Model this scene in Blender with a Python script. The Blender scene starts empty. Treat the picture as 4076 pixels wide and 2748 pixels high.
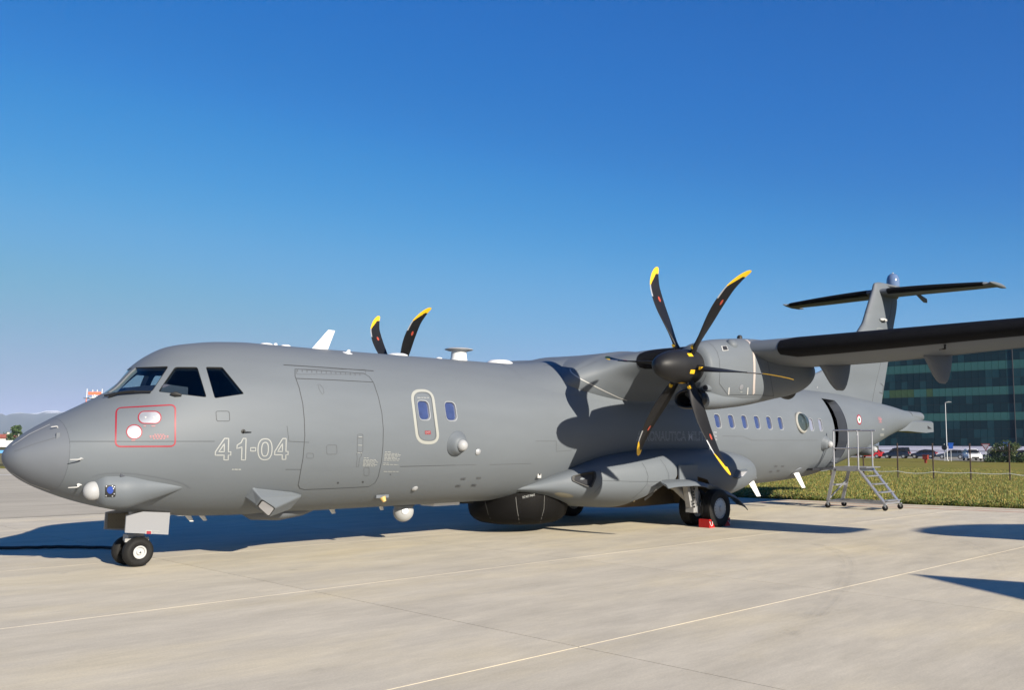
import bpy, bmesh, math, random
from math import sin, cos, pi, radians, sqrt
from mathutils import Vector as V, Matrix
from mathutils.bvhtree import BVHTree
from mathutils.geometry import tessellate_polygon

random.seed(7)
scn = bpy.context.scene
COL = scn.collection

# ------------------------------------------------------------------ camera
CAM = V((-3.8745, -13.4028, 1.6911)); YAW, PIT, ROL, FPX = .838, .106, .0039, 3705.48
fw = V((sin(YAW)*cos(PIT), cos(YAW)*cos(PIT), sin(PIT)))
rt = V((cos(YAW), -sin(YAW), 0)); up = rt.cross(fw)
rt, up = cos(ROL)*rt+sin(ROL)*up, -sin(ROL)*rt+cos(ROL)*up
cd = bpy.data.cameras.new('camera'); cam = bpy.data.objects.new('camera', cd); COL.objects.link(cam)
cd.sensor_width = 36; cd.lens = 36*FPX/4076; cd.shift_x = -300/4076; cd.clip_start = .1; cd.clip_end = 90000
M = Matrix((( rt.x, up.x, -fw.x, CAM.x), (rt.y, up.y, -fw.y, CAM.y), (rt.z, up.z, -fw.z, CAM.z), (0, 0, 0, 1)))
cam.matrix_world = M
scn.camera = cam

# ------------------------------------------------------------------ sky, sun, exposure
SUNV = V((.1486, .9143, -.3768)).normalized()          # direction the light travels
EL = math.asin(-SUNV.z); AZ = math.atan2(-SUNV.x, -SUNV.y)
wd = bpy.data.worlds.new('World'); scn.world = wd; wd.use_nodes = True
nt = wd.node_tree; nt.nodes.clear()
sky = nt.nodes.new('ShaderNodeTexSky'); sky.sky_type = 'NISHITA'; sky.sun_disc = False
sky.sun_elevation = EL; sky.sun_rotation = AZ
sky.altitude = 300; sky.air_density = 1.0; sky.dust_density = .35; sky.ozone_density = 3.0
bg = nt.nodes.new('ShaderNodeBackground'); bg.inputs[1].default_value = .05
wo = nt.nodes.new('ShaderNodeOutputWorld')
# colour grade of the whole sky (per channel, not per direction): the photograph's deep saturated blue
k1 = nt.nodes.new('ShaderNodeVectorMath'); k1.operation = 'SCALE'; k1.inputs['Scale'].default_value = .1
cv = nt.nodes.new('ShaderNodeRGBCurve'); k2 = nt.nodes.new('ShaderNodeVectorMath'); k2.operation = 'SCALE'; k2.inputs['Scale'].default_value = 10
for ci, pts in enumerate((((0, 0), (.109, .002), (.144, .008), (.198, .036), (.296, .118), (.72, .32), (1, .38)), ((0, 0), (.198, .140), (.266, .190), (.337, .270), (.496, .385), (.88, .425), (1, .45)), ((0, 0), (.366, .52), (.474, .595), (.52, .64), (.72, .70), (.85, .62), (1, .64)))):
    c = cv.mapping.curves[ci]
    while len(c.points) > 2: c.points.remove(c.points[1])
    c.points[0].location = pts[0]; c.points[-1].location = pts[-1]
    for p in pts[1:-1]: c.points.new(*p)
cv.mapping.update()
nt.links.new(sky.outputs[0], k1.inputs[0]); nt.links.new(k1.outputs[0], cv.inputs['Color']); nt.links.new(cv.outputs[0], k2.inputs[0])
nt.links.new(k2.outputs[0], bg.inputs[0]); nt.links.new(bg.outputs[0], wo.inputs[0])
sl = bpy.data.lights.new('sun', 'SUN'); sl.energy = 5.0; sl.angle = radians(.53); sl.color = (1, .915, .78)
so = bpy.data.objects.new('sun', sl); COL.objects.link(so); so.location = (0, -20, 30)
so.rotation_euler = SUNV.to_track_quat('-Z', 'Y').to_euler()
scn.render.engine = 'CYCLES'
scn.view_settings.view_transform = 'Standard'; scn.view_settings.look = 'None'
scn.view_settings.exposure = 1.0; scn.view_settings.gamma = 1

# ------------------------------------------------------------------ pixel rays (photo pixels 4076 x 2748)
def ray(px, py): return (fw + rt*((px-2338)/FPX) - up*((py-1374)/FPX))
def on_x(px, py, x): d = ray(px, py); return CAM + d*((x-CAM.x)/d.x)
def on_y(px, py, y): d = ray(px, py); return CAM + d*((y-CAM.y)/d.y)
def on_z(px, py, z): d = ray(px, py); return CAM + d*((z-CAM.z)/d.z)
def crop(ox, oy, s): return lambda x, y: (ox+x*s, oy+y*s)
zA = crop(0, 1300, .63776); zB = crop(900, 1250, .63776); zC = crop(1800, 1250, .63776)
zD = crop(2300, 1000, .7651); zE = crop(3076, 1000, .70175); zW = crop(350, 1420, .27945)
zN = crop(2500, 1300, .32244); zS = crop(3200, 1580, .30606); zF = crop(2100, 1380, .34394); zT = crop(3000, 1050, .4626)
zG = crop(2500, 1820, .21496); zV = crop(250, 1850, .27418); z0 = crop(0, 0, 1.75236)

# ------------------------------------------------------------------ materials
MATS = {}
def mat(name, col, rough=.5, metal=0, var=0, vscale=6, bump=0, bscale=40, spec=.5, coat=0, stretch=None, alpha=None, trans=0, ior=1.45, emit=None):
    if name in MATS: return MATS[name]
    m = bpy.data.materials.new(name); m.use_nodes = True; n = m.node_tree.nodes; L = m.node_tree.links
    b = n['Principled BSDF']
    b.inputs['Base Color'].default_value = (*col, 1); b.inputs['Roughness'].default_value = rough
    b.inputs['Metallic'].default_value = metal; b.inputs['Specular IOR Level'].default_value = spec
    b.inputs['Coat Weight'].default_value = coat; b.inputs['Transmission Weight'].default_value = trans; b.inputs['IOR'].default_value = ior
    if emit: b.inputs['Emission Color'].default_value = (*emit[0], 1); b.inputs['Emission Strength'].default_value = emit[1]
    if var or bump:
        tc = n.new('ShaderNodeTexCoord'); mp = n.new('ShaderNodeMapping'); L.new(tc.outputs['Object'], mp.inputs[0])
        if stretch: mp.inputs['Scale'].default_value = stretch
    if var:
        t1 = n.new('ShaderNodeTexNoise'); t1.inputs['Scale'].default_value = vscale; t1.inputs['Detail'].default_value = 6; t1.inputs['Roughness'].default_value = .6
        L.new(mp.outputs[0], t1.inputs[0])
        r = n.new('ShaderNodeMapRange'); r.inputs['From Min'].default_value = .25; r.inputs['From Max'].default_value = .75
        r.inputs['To Min'].default_value = 1-var; r.inputs['To Max'].default_value = 1+var
        L.new(t1.outputs[0], r.inputs[0])
        mx = n.new('ShaderNodeMix'); mx.data_type = 'RGBA'; mx.blend_type = 'MULTIPLY'; mx.inputs[0].default_value = 1
        mx.inputs[6].default_value = (*col, 1); L.new(r.outputs[0], mx.inputs[7]); L.new(mx.outputs[2], b.inputs['Base Color'])
        rr = n.new('ShaderNodeMapRange'); rr.inputs['To Min'].default_value = max(0, rough-.08); rr.inputs['To Max'].default_value = min(1, rough+.08)
        L.new(t1.outputs[0], rr.inputs[0]); L.new(rr.outputs[0], b.inputs['Roughness'])
    if bump:
        t2 = n.new('ShaderNodeTexNoise'); t2.inputs['Scale'].default_value = bscale; t2.inputs['Detail'].default_value = 4
        L.new(mp.outputs[0], t2.inputs[0]); bp = n.new('ShaderNodeBump'); bp.inputs['Strength'].default_value = bump; bp.inputs['Distance'].default_value = .02
        L.new(t2.outputs[0], bp.inputs['Height']); L.new(bp.outputs[0], b.inputs['Normal'])
    MATS[name] = m
    return m

PAINT = mat('airframe_grey', (.111, .125, .140), .56, var=.065, vscale=1.4, stretch=(.35, 1, 1.6), bump=.015, bscale=3, spec=.32)
PAINTD = mat('airframe_grey_panel', (.108, .119, .136), .6, spec=.32, var=.04, vscale=2)
RADM = mat('radome_grey', (.107, .118, .135), .55, spec=.32, var=.03, vscale=3)
LINE = mat('panel_gap', (.042, .045, .05), .8)
LINEL = mat('panel_gap_soft', (.075, .08, .088), .7)
BOOT = mat('deicer_rubber', (.007, .007, .008), .65, spec=.08, var=.2, vscale=8)
BLADE = mat('blade_black', (.0085, .0085, .0095), .5, spec=.3, var=.15, vscale=5)
SPIN = mat('spinner_black', (.011, .011, .012), .5, spec=.32, var=.15, vscale=4)
YEL = mat('blade_yellow', (.62, .37, .012), .5, var=.06)
WHITE = mat('white_paint', (.62, .62, .61), .4, var=.03)
MARK = mat('marking_white', (.255, .265, .26), .55)
RED = mat('marking_red', (.22, .012, .024), .5)
PINK = mat('placard_red', (.32, .13, .14), .6)
GREEN = mat('marking_green', (.03, .16, .05), .5)
DOMEW = mat('dome_white', (.30, .305, .31), .45, spec=.3, var=.03)
METAL = mat('bare_metal', (.30, .31, .34), .5, .55, var=.12, vscale=7)
ALU = mat('stair_aluminium', (.42, .42, .44), .42, .8, var=.08, vscale=9)
STEEL = mat('gear_steel', (.30, .30, .30), .5, .25, var=.15, vscale=12)
RUBBER = mat('tyre_rubber', (.011, .0105, .010), .7, spec=.25, var=.25, vscale=14)
HUB = mat('wheel_hub', (.33, .34, .355), .4, .3, var=.08, vscale=20)
HUBW = mat('wheel_hub_white', (.40, .40, .395), .4)
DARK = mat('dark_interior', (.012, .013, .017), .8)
COCK = mat('cockpit_lining', (.045, .05, .065), .75, var=.2)
TAN = mat('wheel_bay_primer', (.10, .075, .042), .7, var=.2, vscale=6)
RADBLK = mat('radar_black', (.005, .0047, .0046), .65, spec=.10, var=.15, vscale=3)
CHOCK = mat('chock_red', (.36, .008, .007), .45, var=.08)
CABLE = mat('cable_black', (.012, .012, .012), .6)
SEAL = mat('sealant_light', (.38, .38, .375), .6)
TAPE = mat('cowl_strip', (.42, .37, .345), .5, .2)
LENS = mat('sensor_lens', (.02, .05, .25), .08, spec=.8)
def glass_mat(name, col, rough=.02):
    m = bpy.data.materials.new(name); m.use_nodes = True; n = m.node_tree.nodes; L = m.node_tree.links
    n.clear(); o = n.new('ShaderNodeOutputMaterial'); mx = n.new('ShaderNodeMixShader'); t = n.new('ShaderNodeBsdfTransparent'); g = n.new('ShaderNodeBsdfGlossy')
    t.inputs[0].default_value = (*col, 1); g.inputs['Roughness'].default_value = rough; f = n.new('ShaderNodeFresnel'); f.inputs[0].default_value = 1.5
    ge = n.new('ShaderNodeNewGeometry'); mt = n.new('ShaderNodeMath'); mt.operation = 'SUBTRACT'; mt.inputs[0].default_value = 1; L.new(ge.outputs['Backfacing'], mt.inputs[1]); mu = n.new('ShaderNodeMath'); mu.operation = 'MULTIPLY'; L.new(mt.outputs[0], mu.inputs[0]); L.new(f.outputs[0], mu.inputs[1])
    L.new(mu.outputs[0], mx.inputs[0]); L.new(t.outputs[0], mx.inputs[1]); L.new(g.outputs[0], mx.inputs[2]); L.new(mx.outputs[0], o.inputs[0])
    return m
GLASS = glass_mat('cockpit_glass', (.62, .72, .72))
GLASSC = glass_mat('clear_dome_glass', (.55, .62, .62), .05)

# ------------------------------------------------------------------ object helpers
STUFF = {'placard', 'skin_seam', 'drain_port', 'hub_bolt', 'rivet', 'bolt', 'hydraulic_line', 'window_bolt', 'cowl_seam', 'sponson_seam', 'dome_seam', 'lightning_strip', 'handle_recess', 'rudder_gap', 'flap_gap', 'cargo_door_outline'}
def prop(o, label=None, cat=None, group=None, kind=None):
    if label: o['label'] = label
    if cat: o['category'] = cat
    if group: o['group'] = group
    if kind: o['kind'] = kind
    return o
def empty(name, loc, rz=0, label=None, cat=None, group=None):
    e = bpy.data.objects.new(name, None); COL.objects.link(e); e.location = loc; e.rotation_euler.z = rz; e.empty_display_size = .3
    return prop(e, label, cat, group)
def child(o, parent, world=True):
    """parent o; world=True keeps coordinates that were modelled in world space"""
    if parent is None: return o
    o.parent = parent
    if world:
        pm = Matrix.Identity(4); p = parent
        chain = []
        while p: chain.append(p); p = p.parent
        for q in reversed(chain): pm = pm @ q.matrix_parent_inverse @ Matrix.LocRotScale(q.location, q.rotation_euler, q.scale)
        o.matrix_parent_inverse = pm.inverted()
    return o
def add(name, vs, fs, m, parent=None, smooth=True, ang=38, world=True, mi=None, recalc=True):
    me = bpy.data.meshes.new(name); me.from_pydata([tuple(v) for v in vs], [], fs)
    ms = m if isinstance(m, (list, tuple)) else [m]
    for x in ms: me.materials.append(x)
    if mi: me.polygons.foreach_set('material_index', mi)
    if recalc:
        bm = bmesh.new(); bm.from_mesh(me); bmesh.ops.recalc_face_normals(bm, faces=bm.faces); bm.to_mesh(me); bm.free()
    if smooth:
        me.polygons.foreach_set('use_smooth', [True]*len(me.polygons)); me.set_sharp_from_angle(angle=radians(ang))
    me.update()
    o = bpy.data.objects.new(name, me); COL.objects.link(o)
    if name in STUFF and parent is not None: o['kind'] = 'stuff'
    return child(o, parent, world)
def inst(o, parent=None, loc=None, rot=None, world=False):
    c = o.copy(); COL.objects.link(c); c.parent = parent; c.matrix_parent_inverse = Matrix.Identity(4)
    if loc is not None: c.location = loc
    if rot is not None: c.rotation_euler = rot
    return c
def copy_tree(o, parent=None):
    c = o.copy(); COL.objects.link(c); c.parent = parent
    for ch in o.children: copy_tree(ch, c)
    return c
class MB:
    def __init__(s): s.v = []; s.f = []
    def part(s, vs, fs):
        k = len(s.v); s.v += [V(v) for v in vs]; s.f += [tuple(i+k for i in f) for f in fs]; return s
    def box(s, a, b, mtx=None):
        a = V(a); b = V(b)
        vs = [V((x, y, z)) for x in (a.x, b.x) for y in (a.y, b.y) for z in (a.z, b.z)]
        if mtx: vs = [mtx @ v for v in vs]
        return s.part(vs, [(0, 1, 3, 2), (4, 6, 7, 5), (0, 4, 5, 1), (2, 3, 7, 6), (0, 2, 6, 4), (1, 5, 7, 3)])
    def bar(s, p, q, w, h=None, upv=(0, 0, 1)):
        p = V(p); q = V(q); h = h or w; d = (q-p).normalized(); u = V(upv)
        if abs(d.dot(u)) > .95: u = V((1, 0, 0))
        a = d.cross(u).normalized(); b = a.cross(d)
        vs = [e + a*(i*w/2) + b*(j*h/2) for e in (p, q) for i, j in ((-1, -1), (1, -1), (1, 1), (-1, 1))]
        return s.part(vs, [(0, 3, 2, 1), (4, 5, 6, 7), (0, 1, 5, 4), (1, 2, 6, 5), (2, 3, 7, 6), (3, 0, 4, 7)])
    def tube(s, pts, rad, n=10, caps=True):
        pts = [V(p) for p in pts]; N = len(pts)
        rad = rad if isinstance(rad, (list, tuple)) else [rad]*N
        rings = []; prev = None
        for i, p in enumerate(pts):
            d = (pts[min(i+1, N-1)]-pts[max(i-1, 0)]).normalized()
            if prev is None:
                u = V((0, 0, 1)) if abs(d.z) < .9 else V((1, 0, 0)); a = d.cross(u).normalized()
            else: a = (prev - d*prev.dot(d)).normalized()
            prev = a; b = d.cross(a)
            rings.append([p + (a*cos(2*pi*j/n)+b*sin(2*pi*j/n))*rad[i] for j in range(n)])
        return s.loft(rings, caps)
    def loft(s, rings, caps=True, closed=True):
        n = len(rings[0]); k = len(s.v)
        for r in rings: s.v += [V(p) for p in r]
        m = n if closed else n-1
        for i in range(len(rings)-1):
            for j in range(m):
                a = k+i*n+j; b = k+i*n+(j+1) % n
                s.f.append((a, b, b+n, a+n))
        if caps and closed:
            s.f.append(tuple(k+j for j in range(n))[::-1]); s.f.append(tuple(k+(len(rings)-1)*n+j for j in range(n)))
        return s
    def rev(s, prof, org, axis, n=24, caps=True, ref=None):
        """revolve (radius, height) profile about axis through org"""
        ax = V(axis).normalized(); u = V(ref) if ref else (V((0, 0, 1)) if abs(ax.z) < .9 else V((1, 0, 0)))
        a = ax.cross(u).normalized(); b = ax.cross(a); org = V(org)
        return s.loft([[org + ax*h + (a*cos(2*pi*j/n)+b*sin(2*pi*j/n))*max(r, .0004) for j in range(n)] for r, h in prof], caps)
    def build(s, name, m, parent=None, **k): return add(name, s.v, s.f, m, parent, **k)

def pchip(xk, yk):
    h = [xk[i+1]-xk[i] for i in range(len(xk)-1)]; d = [(yk[i+1]-yk[i])/h[i] for i in range(len(h))]; m = [0.0]*len(xk)
    for i in range(1, len(xk)-1):
        if d[i-1]*d[i] > 0:
            w1 = 2*h[i]+h[i-1]; w2 = h[i]+2*h[i-1]; m[i] = (w1+w2)/(w1/d[i-1]+w2/d[i])
    m[0] = d[0]; m[-1] = d[-1]
    def f(x):
        x = min(max(x, xk[0]), xk[-1]); i = 0
        while i < len(h)-1 and x > xk[i+1]: i += 1
        t = (x-xk[i])/h[i]
        return (1+2*t)*(1-t)**2*yk[i]+t*(1-t)**2*h[i]*m[i]+t*t*(3-2*t)*yk[i+1]+t*t*(t-1)*h[i]*m[i+1]
    return f
def lin(a, b, n): return [a+(b-a)*i/(n-1) for i in range(n)]

# ------------------------------------------------------------------ ground
def gz(x): return -.0065*(min(max(x, 22.3), 150)-22.3)
# ================================================================== SETTING
def gz(x): return 0 if x < 22.3 else (-.45*(x-22.3)/62.7 if x < 85 else -.45)
def grass_mat(name, c1, c2, c3, scale=1.0):
    m = bpy.data.materials.new(name); m.use_nodes = True; n = m.node_tree.nodes; L = m.node_tree.links; b = n['Principled BSDF']
    b.inputs['Roughness'].default_value = .9; b.inputs['Specular IOR Level'].default_value = .1
    tc = n.new('ShaderNodeTexCoord'); a = n.new('ShaderNodeTexNoise'); a.inputs['Scale'].default_value = .18*scale; a.inputs['Detail'].default_value = 8; a.inputs['Roughness'].default_value = .65
    c = n.new('ShaderNodeTexNoise'); c.inputs['Scale'].default_value = 2.5*scale; c.inputs['Detail'].default_value = 8; c.inputs['Roughness'].default_value = .7
    L.new(tc.outputs['Object'], a.inputs[0]); L.new(tc.outputs['Object'], c.inputs[0])
    r1 = n.new('ShaderNodeValToRGB'); r1.color_ramp.elements[0].position = .35; r1.color_ramp.elements[1].position = .65
    r1.color_ramp.elements[0].color = (*c1, 1); r1.color_ramp.elements[1].color = (*c2, 1); L.new(a.outputs[0], r1.inputs[0])
    r2 = n.new('ShaderNodeMapRange'); r2.inputs['From Min'].default_value = .45; r2.inputs['From Max'].default_value = .75; L.new(c.outputs[0], r2.inputs[0])
    mx = n.new('ShaderNodeMix'); mx.data_type = 'RGBA'; L.new(r2.outputs[0], mx.inputs[0]); L.new(r1.outputs[0], mx.inputs[6]); mx.inputs[7].default_value = (*c3, 1)
    L.new(mx.outputs[2], b.inputs['Base Color'])
    bp = n.new('ShaderNodeBump'); bp.inputs['Strength'].default_value = .8; bp.inputs['Distance'].default_value = .15; L.new(c.outputs[0], bp.inputs['Height']); L.new(bp.outputs[0], b.inputs['Normal'])
    return m
GRASS = grass_mat('grass_field', (.20, .165, .035), (.145, .150, .026), (.26, .205, .06))
FARG = grass_mat('far_field', (.08, .08, .035), (.11, .10, .045), (.06, .065, .025), .2)
def concrete_mat():
    m = bpy.data.materials.new('apron_concrete'); m.use_nodes = True; n = m.node_tree.nodes; L = m.node_tree.links; b = n['Principled BSDF']
    b.inputs['Roughness'].default_value = .82; b.inputs['Specular IOR Level'].default_value = .25
    tc = n.new('ShaderNodeTexCoord'); ge = n.new('ShaderNodeNewGeometry')
    def noise(sc, det=6, ro=.6, st=None):
        t = n.new('ShaderNodeTexNoise'); t.inputs['Scale'].default_value = sc; t.inputs['Detail'].default_value = det; t.inputs['Roughness'].default_value = ro
        if st:
            mp = n.new('ShaderNodeMapping'); mp.inputs['Scale'].default_value = st; mp.inputs['Rotation'].default_value = (0, 0, .18); L.new(ge.outputs['Position'], mp.inputs[0]); L.new(mp.outputs[0], t.inputs[0])
        else: L.new(ge.outputs['Position'], t.inputs[0])
        return t
    A = noise(.42, 7, .62, (.7, 1.6, 1)); B = noise(1.3, 8, .68, (.55, 1.5, 1)); Cn = noise(55, 4, .6); D = noise(4.5, 6, .72, (.35, 3.2, 1)); E2 = noise(14, 5, .7, (.6, 2.2, 1))
    rp = n.new('ShaderNodeValToRGB'); e = rp.color_ramp.elements
    e[0].position = .30; e[0].color = (.475, .425, .335, 1); e[1].position = .70; e[1].color = (.565, .49, .345, 1)
    x = e.new(.5); x.color = (.52, .463, .357, 1); L.new(A.outputs[0], rp.inputs[0])
    cur = rp.outputs[0]
    for t, lo, hi, f0, f1 in ((B, .83, 1.12, .28, .72), (D, .95, 1.045, .3, .7), (E2, .96, 1.035, .3, .7), (Cn, .92, 1.07, .3, .7)):
        r = n.new('ShaderNodeMapRange'); r.inputs['From Min'].default_value = f0; r.inputs['From Max'].default_value = f1; r.inputs['To Min'].default_value = lo; r.inputs['To Max'].default_value = hi; L.new(t.outputs[0], r.inputs[0])
        mx = n.new('ShaderNodeMix'); mx.data_type = 'RGBA'; mx.blend_type = 'MULTIPLY'; mx.inputs[0].default_value = 1; L.new(cur, mx.inputs[6]); L.new(r.outputs[0], mx.inputs[7]); cur = mx.outputs[2]
    # slab-to-slab tone
    oi = n.new('ShaderNodeObjectInfo'); r = n.new('ShaderNodeMapRange'); r.inputs['To Min'].default_value = .965; r.inputs['To Max'].default_value = 1.035; L.new(oi.outputs['Random'], r.inputs[0])
    mx = n.new('ShaderNodeMix'); mx.data_type = 'RGBA'; mx.blend_type = 'MULTIPLY'; mx.inputs[0].default_value = 1; L.new(cur, mx.inputs[6]); L.new(r.outputs[0], mx.inputs[7]); cur = mx.outputs[2]
    # small oil spots
    vo = n.new('ShaderNodeTexNoise'); vo.inputs['Scale'].default_value = 1.9; vo.inputs['Detail'].default_value = 2; L.new(ge.outputs['Position'], vo.inputs[0])
    r = n.new('ShaderNodeMapRange'); r.inputs['From Min'].default_value = .70; r.inputs['From Max'].default_value = .78; r.inputs['To Min'].default_value = 1; r.inputs['To Max'].default_value = .80; L.new(vo.outputs[0], r.inputs[0])
    mx = n.new('ShaderNodeMix'); mx.data_type = 'RGBA'; mx.blend_type = 'MULTIPLY'; mx.inputs[0].default_value = 1; L.new(cur, mx.inputs[6]); L.new(r.outputs[0], mx.inputs[7]); cur = mx.outputs[2]
    L.new(cur, b.inputs['Base Color'])
    bp = n.new('ShaderNodeBump'); bp.inputs['Strength'].default_value = .12; bp.inputs['Distance'].default_value = .01; L.new(Cn.outputs[0], bp.inputs['Height']); L.new(bp.outputs[0], b.inputs['Normal'])
    return m
CONC = concrete_mat()
ASPH = mat('old_asphalt', (.40, .36, .285), .9, var=.22, vscale=.5, bump=.1, bscale=30, spec=.2, stretch=(.5, 1.5, 1))
JOINT = mat('joint_sealant', (.60, .56, .46), .8, var=.3, vscale=1.5)
def edge_x(y): return 22.14-.122*y
# terrain sheet out to the horizon
R_ = 45000
gxs = [-R_, -3000, -300, 22.3, 35, 50, 66, 85, 120, 300, 3000, R_]; gys = [-R_, -3000, -300, -60, 0, 60, 300, 3000, R_]
vs = [V((x, y, gz(x)-.03)) for x in gxs for y in gys]; ny = len(gys)
fs = [(i*ny+j, (i+1)*ny+j, (i+1)*ny+j+1, i*ny+j+1) for i in range(len(gxs)-1) for j in range(ny-1)]
prop(add('ground', vs, fs, FARG, None, smooth=False), kind='structure')
# grass strip beyond the apron
vs = []; fs = []
yy = lin(-60, 60, 61); xx = [0, .6, 1.5, 4, 8, 14, 20, 28, 38, 50, 62.5, 78]
for x in xx:
    for y in yy: X = edge_x(y)+x; vs.append(V((X, y, gz(X)+.0 if x else -.012)))
for i in range(len(xx)-1):
    for j in range(len(yy)-1): a = i*len(yy)+j; fs.append((a, a+len(yy), a+len(yy)+1, a+1))
prop(add('grass_verge', vs, fs, GRASS, None), kind='structure')
# asphalt taxiway on the far side
def clip(poly, f):
    out = []
    for i in range(len(poly)):
        a, b = poly[i-1], poly[i]; fa, fb = f(a), f(b)
        if fa >= 0: 
            if fb < 0: t = fa/(fa-fb); out.append((a[0]+(b[0]-a[0])*t, a[1]+(b[1]-a[1])*t))
        elif fb >= 0: t = fa/(fa-fb); out.append((a[0]+(b[0]-a[0])*t, a[1]+(b[1]-a[1])*t))
        if fb >= 0: out.append(b)
    return out
inside = lambda p: edge_x(p[1])-p[0]
ap = clip([(-90, 10.2), (90, 10.2), (90, 82), (-90, 82)], inside)
prop(add('taxiway', [V((x, y, -.004)) for x, y in ap], [tuple(range(len(ap)))], ASPH, None, smooth=False), kind='structure')
WL = mat('road_paint_white', (.62, .62, .60), .7, var=.15, vscale=4)
prop(add('taxiway_line', [V((x, y, .0)) for x, y in ((-60, 40.2), (16, 40.8), (16, 41.3), (-60, 40.7))], [(0, 1, 2, 3)], WL, None, smooth=False), kind='structure')
# apron slabs
apron = prop(add('apron', [V((x, y, -.012)) for x, y in clip([(-46, -46), (60, -46), (60, 10.3), (-46, 10.3)], inside)], [tuple(range(len(clip([(-46, -46), (60, -46), (60, 10.3), (-46, 10.3)], inside))))], JOINT, None, smooth=False), kind='structure')
rot = -.022; ca, sa = cos(rot), sin(rot); P0 = (2.14, -3.72); SP = 4.28; G = .0055
for i in range(-11, 6):
    for j in range(-10, 4):
        q = []
        for u, v in ((G, G), (SP-G, G), (SP-G, SP-G), (G, SP-G)):
            a = i*SP+u; b = j*SP+v; q.append((P0[0]+a*ca-b*sa, P0[1]+a*sa+b*ca))
        q = clip(q, inside); q = clip(q, lambda p: 9.9-p[1]+.25*sin(p[0]*1.3))if q else q
        if len(q) < 3: continue
        top = [V((x, y, 0)) for x, y in q]; N = len(top); cx = sum((p for p in top), V((0, 0, 0)))/N
        innr = [p+(cx-p).normalized()*.006 for p in top]
        vs = [V((p.x, p.y, -.001)) for p in top]+[p for p in innr]+[V((p.x, p.y, -.03)) for p in top]
        fs = [tuple(range(N, 2*N))]+[(k, (k+1) % N, N+(k+1) % N, N+k) for k in range(N)]+[(k+2*N, (k+1) % N+2*N, (k+1) % N, k) for k in range(N)]
        add('slab', vs, fs, CONC, apron, smooth=False)
# thin red guide line near the grass
RL = mat('guide_line_red', (.50, .13, .075), .8, var=.3, vscale=6)
pts = [(19.0, 10), (20.24, 1.81), (20.82, -2.05), (21.37, -5.63), (22.2, -11), (23.6, -20)]
vs = []
for i, (x, y) in enumerate(pts): vs += [V((x-.05, y, .004)), V((x+.05, y, .004))]
prop(add('guide_line', vs, [(2*i, 2*i+1, 2*i+3, 2*i+2) for i in range(len(pts)-1)], RL, None, smooth=False), kind='structure')
pts = [(edge_x(y)-.75-.02*y, y) for y in (10, 4, -2, -6, -11, -20)]
vs = []
for x, y in pts: vs += [V((x-.035, y, .004)), V((x+.035, y, .004))]
prop(add('guide_line', vs, [(2*i, 2*i+1, 2*i+3, 2*i+2) for i in range(len(pts)-1)], RL, None, smooth=False), kind='structure')
# curved tyre marks
def fade_mat(name, col, k):
    m = bpy.data.materials.new(name); m.use_nodes = True; n = m.node_tree.nodes; L = m.node_tree.links; b = n['Principled BSDF']; b.inputs['Base Color'].default_value = (*col, 1); b.inputs['Roughness'].default_value = .9
    ge = n.new('ShaderNodeNewGeometry'); t = n.new('ShaderNodeTexNoise'); t.inputs['Scale'].default_value = 2.2; t.inputs['Detail'].default_value = 8; L.new(ge.outputs['Position'], t.inputs[0])
    r = n.new('ShaderNodeMapRange'); r.inputs['From Min'].default_value = .35; r.inputs['From Max'].default_value = .7; r.inputs['To Min'].default_value = 0; r.inputs['To Max'].default_value = k; L.new(t.outputs[0], r.inputs[0]); L.new(r.outputs[0], b.inputs['Alpha'])
    return m
TYM = fade_mat('tyre_mark', (.24, .22, .19), .065)
def mark(pts, w):
    cx = [p[0] for p in pts]; f = pchip(list(range(len(pts))), cx); g = pchip(list(range(len(pts))), [p[1] for p in pts]); vs = []; N = 40
    for i in range(N+1):
        t = i/N*(len(pts)-1); p = V((f(t), g(t), 0)); q = V((f(min(t+.02, len(pts)-1)), g(min(t+.02, len(pts)-1)), 0))-V((f(t-.02), g(t-.02), 0)); s_ = V((-q.y, q.x, 0)).normalized()*w/2
        vs += [p+s_+V((0, 0, .004)), p-s_+V((0, 0, .004))]
    add('tyre_mark', vs, [(2*i, 2*i+1, 2*i+3, 2*i+2) for i in range(N)], TYM, apron, smooth=False)
for d, w in ((0, .10), (.16, .06), (.55, .12), (.72, .05), (.95, .07)):
    mark([on_z(*z0(x+d*34, y+d*6), 0)[:2] for x, y in ((1830, 1232), (1885, 1250), (1908, 1275), (1905, 1310), (1880, 1350), (1830, 1400), (1770, 1440))], w)
for d, w in ((0, .08), (.4, .06)):
    mark([on_z(*z0(x+d*40, y), 0)[:2] for x, y in ((2110, 1210), (2190, 1235), (2240, 1260), (2265, 1300))], w)

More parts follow.
